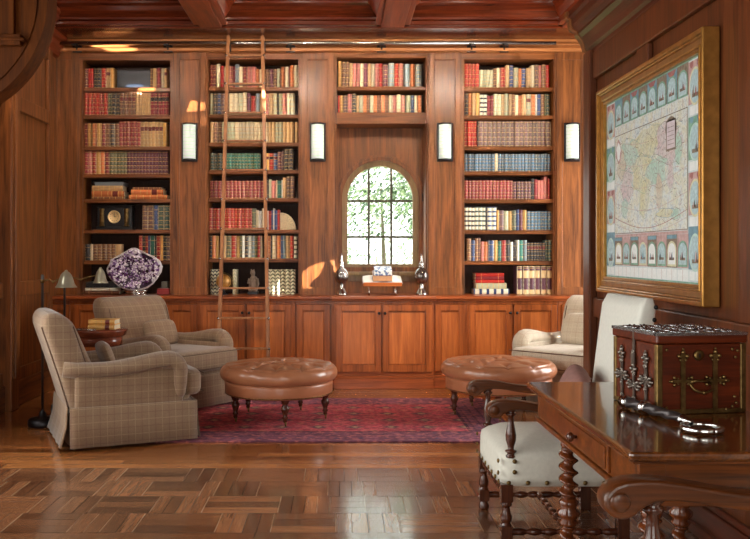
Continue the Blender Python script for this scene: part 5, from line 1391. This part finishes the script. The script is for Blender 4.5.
def scroll(mb, cx, cy, R, turns, a0, place, th=.003):
    pts = [place(cx+R*(1-.75*q)*math.cos(a0+2*PI*turns*q), cy+R*(1-.75*q)*math.sin(a0+2*PI*turns*q)) for q in [k/16 for k in range(17)]]
    mb.tube(pts, th, 6); mb.ball(pts[-1], th*1.9, 6); mb.ball(pts[0], th*1.7, 6)
for i in range(5):
    for j in range(5):
        cx, cy = .035+i*(Wc-.07)/4, .035+j*(Dc-.07)/4
        scroll(lm, cx, cy, .022, 1.1*(1 if (i+j) % 2 else -1), g.uniform(0, 6), lambda u, v: (u, v, Hc+.001), .0042)
for k in range(3):
    y_ = .05+k*(Dc-.10)/2; lm.box(0, Wc, y_-.005, y_+.005, Hc-.005, Hc+.001)
lm.build('lid_fretwork', plain('bright_fretwork', srgb(176,174,176), .25, .95, 0, .3, 50), lid)
# strapwork helper: cross-armed fleur straps on a face
def strap(mb, place, u, v0, v1, w=.007, arms=True, lobes=True):
    def bar(a, b_, c, d):  # thin box on the face
        q = [place(a, c, 0), place(b_, c, 0), place(b_, d, 0), place(a, d, 0), place(a, c, .004), place(b_, c, .004), place(b_, d, .004), place(a, d, .004)]
        mb.add(q, [(0,3,2,1),(4,5,6,7),(0,1,5,4),(1,2,6,5),(2,3,7,6),(3,0,4,7)])
    bar(u-w, u+w, v0, v1)
    def lobe(a, b_, r): mb.ball(place(a, b_, .003), r, 8)
    vt_ = v1
    for s_ in ((vt_, 1),):
        lobe(u, vt_+.006, .007); lobe(u-.013, vt_-.006, .007); lobe(u+.013, vt_-.006, .007); lobe(u-.009, vt_-.018, .004); lobe(u+.009, vt_-.018, .004); lobe(u, vt_+.016, .004)
    if arms:
        vm = v0+(v1-v0)*.55
        bar(u-.034, u+.034, vm-.004, vm+.004)
        for q in (-1, 1): lobe(u+q*.036, vm, .006); lobe(u+q*.028, vm+.011, .006); lobe(u+q*.028, vm-.011, .006); lobe(u+q*.043, vm, .004); lobe(u+q*.017, vm+.008, .004); lobe(u+q*.017, vm-.008, .004)
front = lambda a, b_, o_: (a, -o_, b_)
H_ = Hc-.034
for u_ in (.083, .188): fs = MB(); strap(fs, front, u_, .0, H_*.86); fs.build('front_strap', M['brass'], ch)
fs = MB()
fs.box(.083, .188, -.003, .001, H_*.473-.003, H_*.473+.004)
for (u, v) in ((.03,.195),(.245,.195),(.03,.02),(.245,.02),(.252,.05),(.258,.03),(.225,.012),(.262,.19),(.255,.17)): fs.ball((u, -.002, v), .005, 8)
fs.build('cross_strap', M['brass'], ch)
kh = MB().lathe([(.001,-.0055),(.010,-.0055),(.016,-.004),(.017,0)], (.135, 0, H_*.84), 20, 0, 'y').build('keyhole_plate', M['brass'], ch)
MB().box(.133,.137,-.0065,-.005,H_*.84-.006,H_*.84+.005).build('keyhole', M['black'], kh)
hd = MB().tube([(.103,-.004,.096),(.100,-.018,.090),(.104,-.026,.078),(.12,-.028,.070),(.135,-.028,.068),(.15,-.028,.070),(.166,-.026,.078),(.170,-.018,.090),(.167,-.004,.096)], .0042, 8)
hd.tube([(.103,-.006,.096),(.12,-.012,.102),(.135,-.013,.100),(.15,-.012,.102),(.167,-.006,.096)], .003, 6).ball((.135,-.028,.068), .007, 8); hd.build('handle', M['brass'], ch)
left = lambda a, b_, o_: (-o_, Dc-a, b_)
for u in (.065, .145, .222):
    ls = MB(); strap(ls, left, u, .0, H_*(.80 if u != .145 else .60), .006)
    for k in range(5): scroll(ls, u, .03+k*.036, .010, .9*(1 if k % 2 else -1), k, lambda a, b_: left(a, b_, .003), .0025)
    ls.build('side_strap', M['pewter'], ch)
ls = MB().box(-.004, 0, Dc-.150, Dc-.140, H_*.55, H_+.03).box(-.007, -.003, Dc-.155, Dc-.135, H_*.62, H_*.80)
ls.build('hasp', M['pewter'], ch)
mg = empty('magnifying_glass', 'large magnifying glass with braided dark handle in front of the chest', 'magnifying glass', (.992, 2.40, TZ+.001), math.atan2(2.40-2.77, .992-.904))
n = 60; rings = []
for i in range(n+1):
    q = i/n; x = -.385+.30*q; R = .016-.004*q
    rings.append([(x, (R+.002*math.sin(3*(2*PI*j/18)+q*26))*math.cos(2*PI*j/18), .020+(R+.002*math.sin(3*(2*PI*j/18)+q*26))*math.sin(2*PI*j/18)) for j in range(18)])
MB().loft(rings).build('handle', plain('braided_handle', srgb(70, 64, 64), .35, .6, 0, .4, 60), mg)
MB().lathe([(.004,-.40),(.015,-.398),(.020,-.39),(.017,-.38),(.021,-.37),(.017,-.36)], (0,0,.020), 16, 0, 'x').build('ferrule', M['silver'], mg); MB().lathe([(.017,-.285),(.022,-.278),(.022,-.27),(.016,-.262)], (0,0,.020), 16, 0, 'x').build('ferrule', M['silver'], mg); MB().lathe([(.013,-.09),(.016,-.084),(.010,-.075),(.012,-.066),(.006,-.05),(.008,-.045)], (0,0,.018), 14, 0, 'x').build('ferrule', M['silver'], mg)
MB().tube([(.052*math.cos(a), .052*math.sin(a), .010) for a in [2*PI*k/40 for k in range(41)]], [(.006,.009)]*41, 10).build('rim', M['silver'], mg)
MB().lathe([(.001,.006),(.03,.007),(.048,.010),(.03,.0125),(.001,.0135)], (0,0,0), 30).build('lens', M['lens'], mg)

# ------------------------------------------------------------------ light, world, camera
w = bpy.data.worlds.new('sky'); bpy.context.scene.world = w; w.use_nodes = True
bg = w.node_tree.nodes['Background']; bg.inputs[0].default_value = (.96, 1.0, .95, 1); bg.inputs[1].default_value = 3.6
def area(name, loc, rot, sx_, sy_, power, col=(1,1,1), spread=180):
    l = bpy.data.lights.new(name, 'AREA'); l.shape = 'RECTANGLE'; l.size = sx_; l.size_y = sy_; l.energy = power; l.color = col; l.spread = math.radians(spread)
    o = bpy.data.objects.new(name, l); C.objects.link(o); o.location = loc; o.rotation_euler = rot; return o
# daylight at the windows
for i, (a, b_) in enumerate(((4.2, 5.5), (2.45, 3.75), (.7, 2.0), (-1.0, .25))):
    area('side_daylight', (XL-.16, (a+b_)/2, 1.55), (0, -PI/2, 0), 2.3, 1.2, 27, (1, .97, .92))
for a, b_ in ((-.75, .3), (.75, 1.4)):
    area('front_daylight', ((a+b_)/2, -2.32, 1.55), (PI/2, 0, 0), b_-a, 2.4, 20, (1, .93, .84))
area('alcove_daylight', (XR2+.16, 7.0, 1.55), (0, PI/2, 0), 2.0, 1.5, 75, (1, .98, .95))
# added warm spots over the bay, hanging unseen with no fixture
def spot(loc, tgt, power, size, blend, col, r=.05):
    l = bpy.data.lights.new('ceiling_lamp', 'SPOT'); l.energy = power; l.spot_size = math.radians(size); l.spot_blend = blend; l.color = col; l.shadow_soft_size = r
    o = bpy.data.objects.new('ceiling_lamp', l); C.objects.link(o); o.location = loc
    o.rotation_euler = (Vector(tgt)-Vector(loc)).to_track_quat('-Z', 'Y').to_euler(); return o
for x, pw_ in ((-2.1, 60), (-.4, 115), (1.3, 145)):
    spot((x, 6.0, 3.22), (x, 8.3, 1.9), pw_, 110, .8, (1, .84, .66), .08)
spot((.9, 6.3, 3.22), (.85, 8.1, .45), 190, 34, .9, (1, .80, .58), .06)
def glint(tgt, size, power):  # added narrow spots standing in for reflected sun patches on the back wall
    o = spot((3.3, 6.6, 2.3), tgt, power, size, .12, (1, .97, .9), .01); o.name = 'added_glint'; o.data.name = 'added_glint'
glint((-.13, 8.31, 1.05), 3.2, 9000); glint((-2.15, 8.28, 3.195), 1.1, 30000); glint((-1.78, 8.38, 2.80), .8, 40000); glint((-1.72, 8.42, 2.66), 1.4, 20000); glint((-1.42, 8.33, 2.5), 1.4, 3500)
cam = bpy.data.cameras.new('camera'); co = bpy.data.objects.new('camera', cam); C.objects.link(co)
co.location = (0, 0, EYE); co.rotation_euler = (PI/2, 0, 0); cam.sensor_width = 36; cam.lens = F/750*36
cam.shift_x = (375-VX)/750; cam.shift_y = -(269.5-VY)/750; cam.clip_start = .05
bpy.context.scene.camera = co
vs = bpy.context.scene.view_settings; vs.view_transform = 'Standard'; vs.look = 'None'; vs.gamma = 1; vs.use_curve_mapping = False; vs.exposure = 0.28
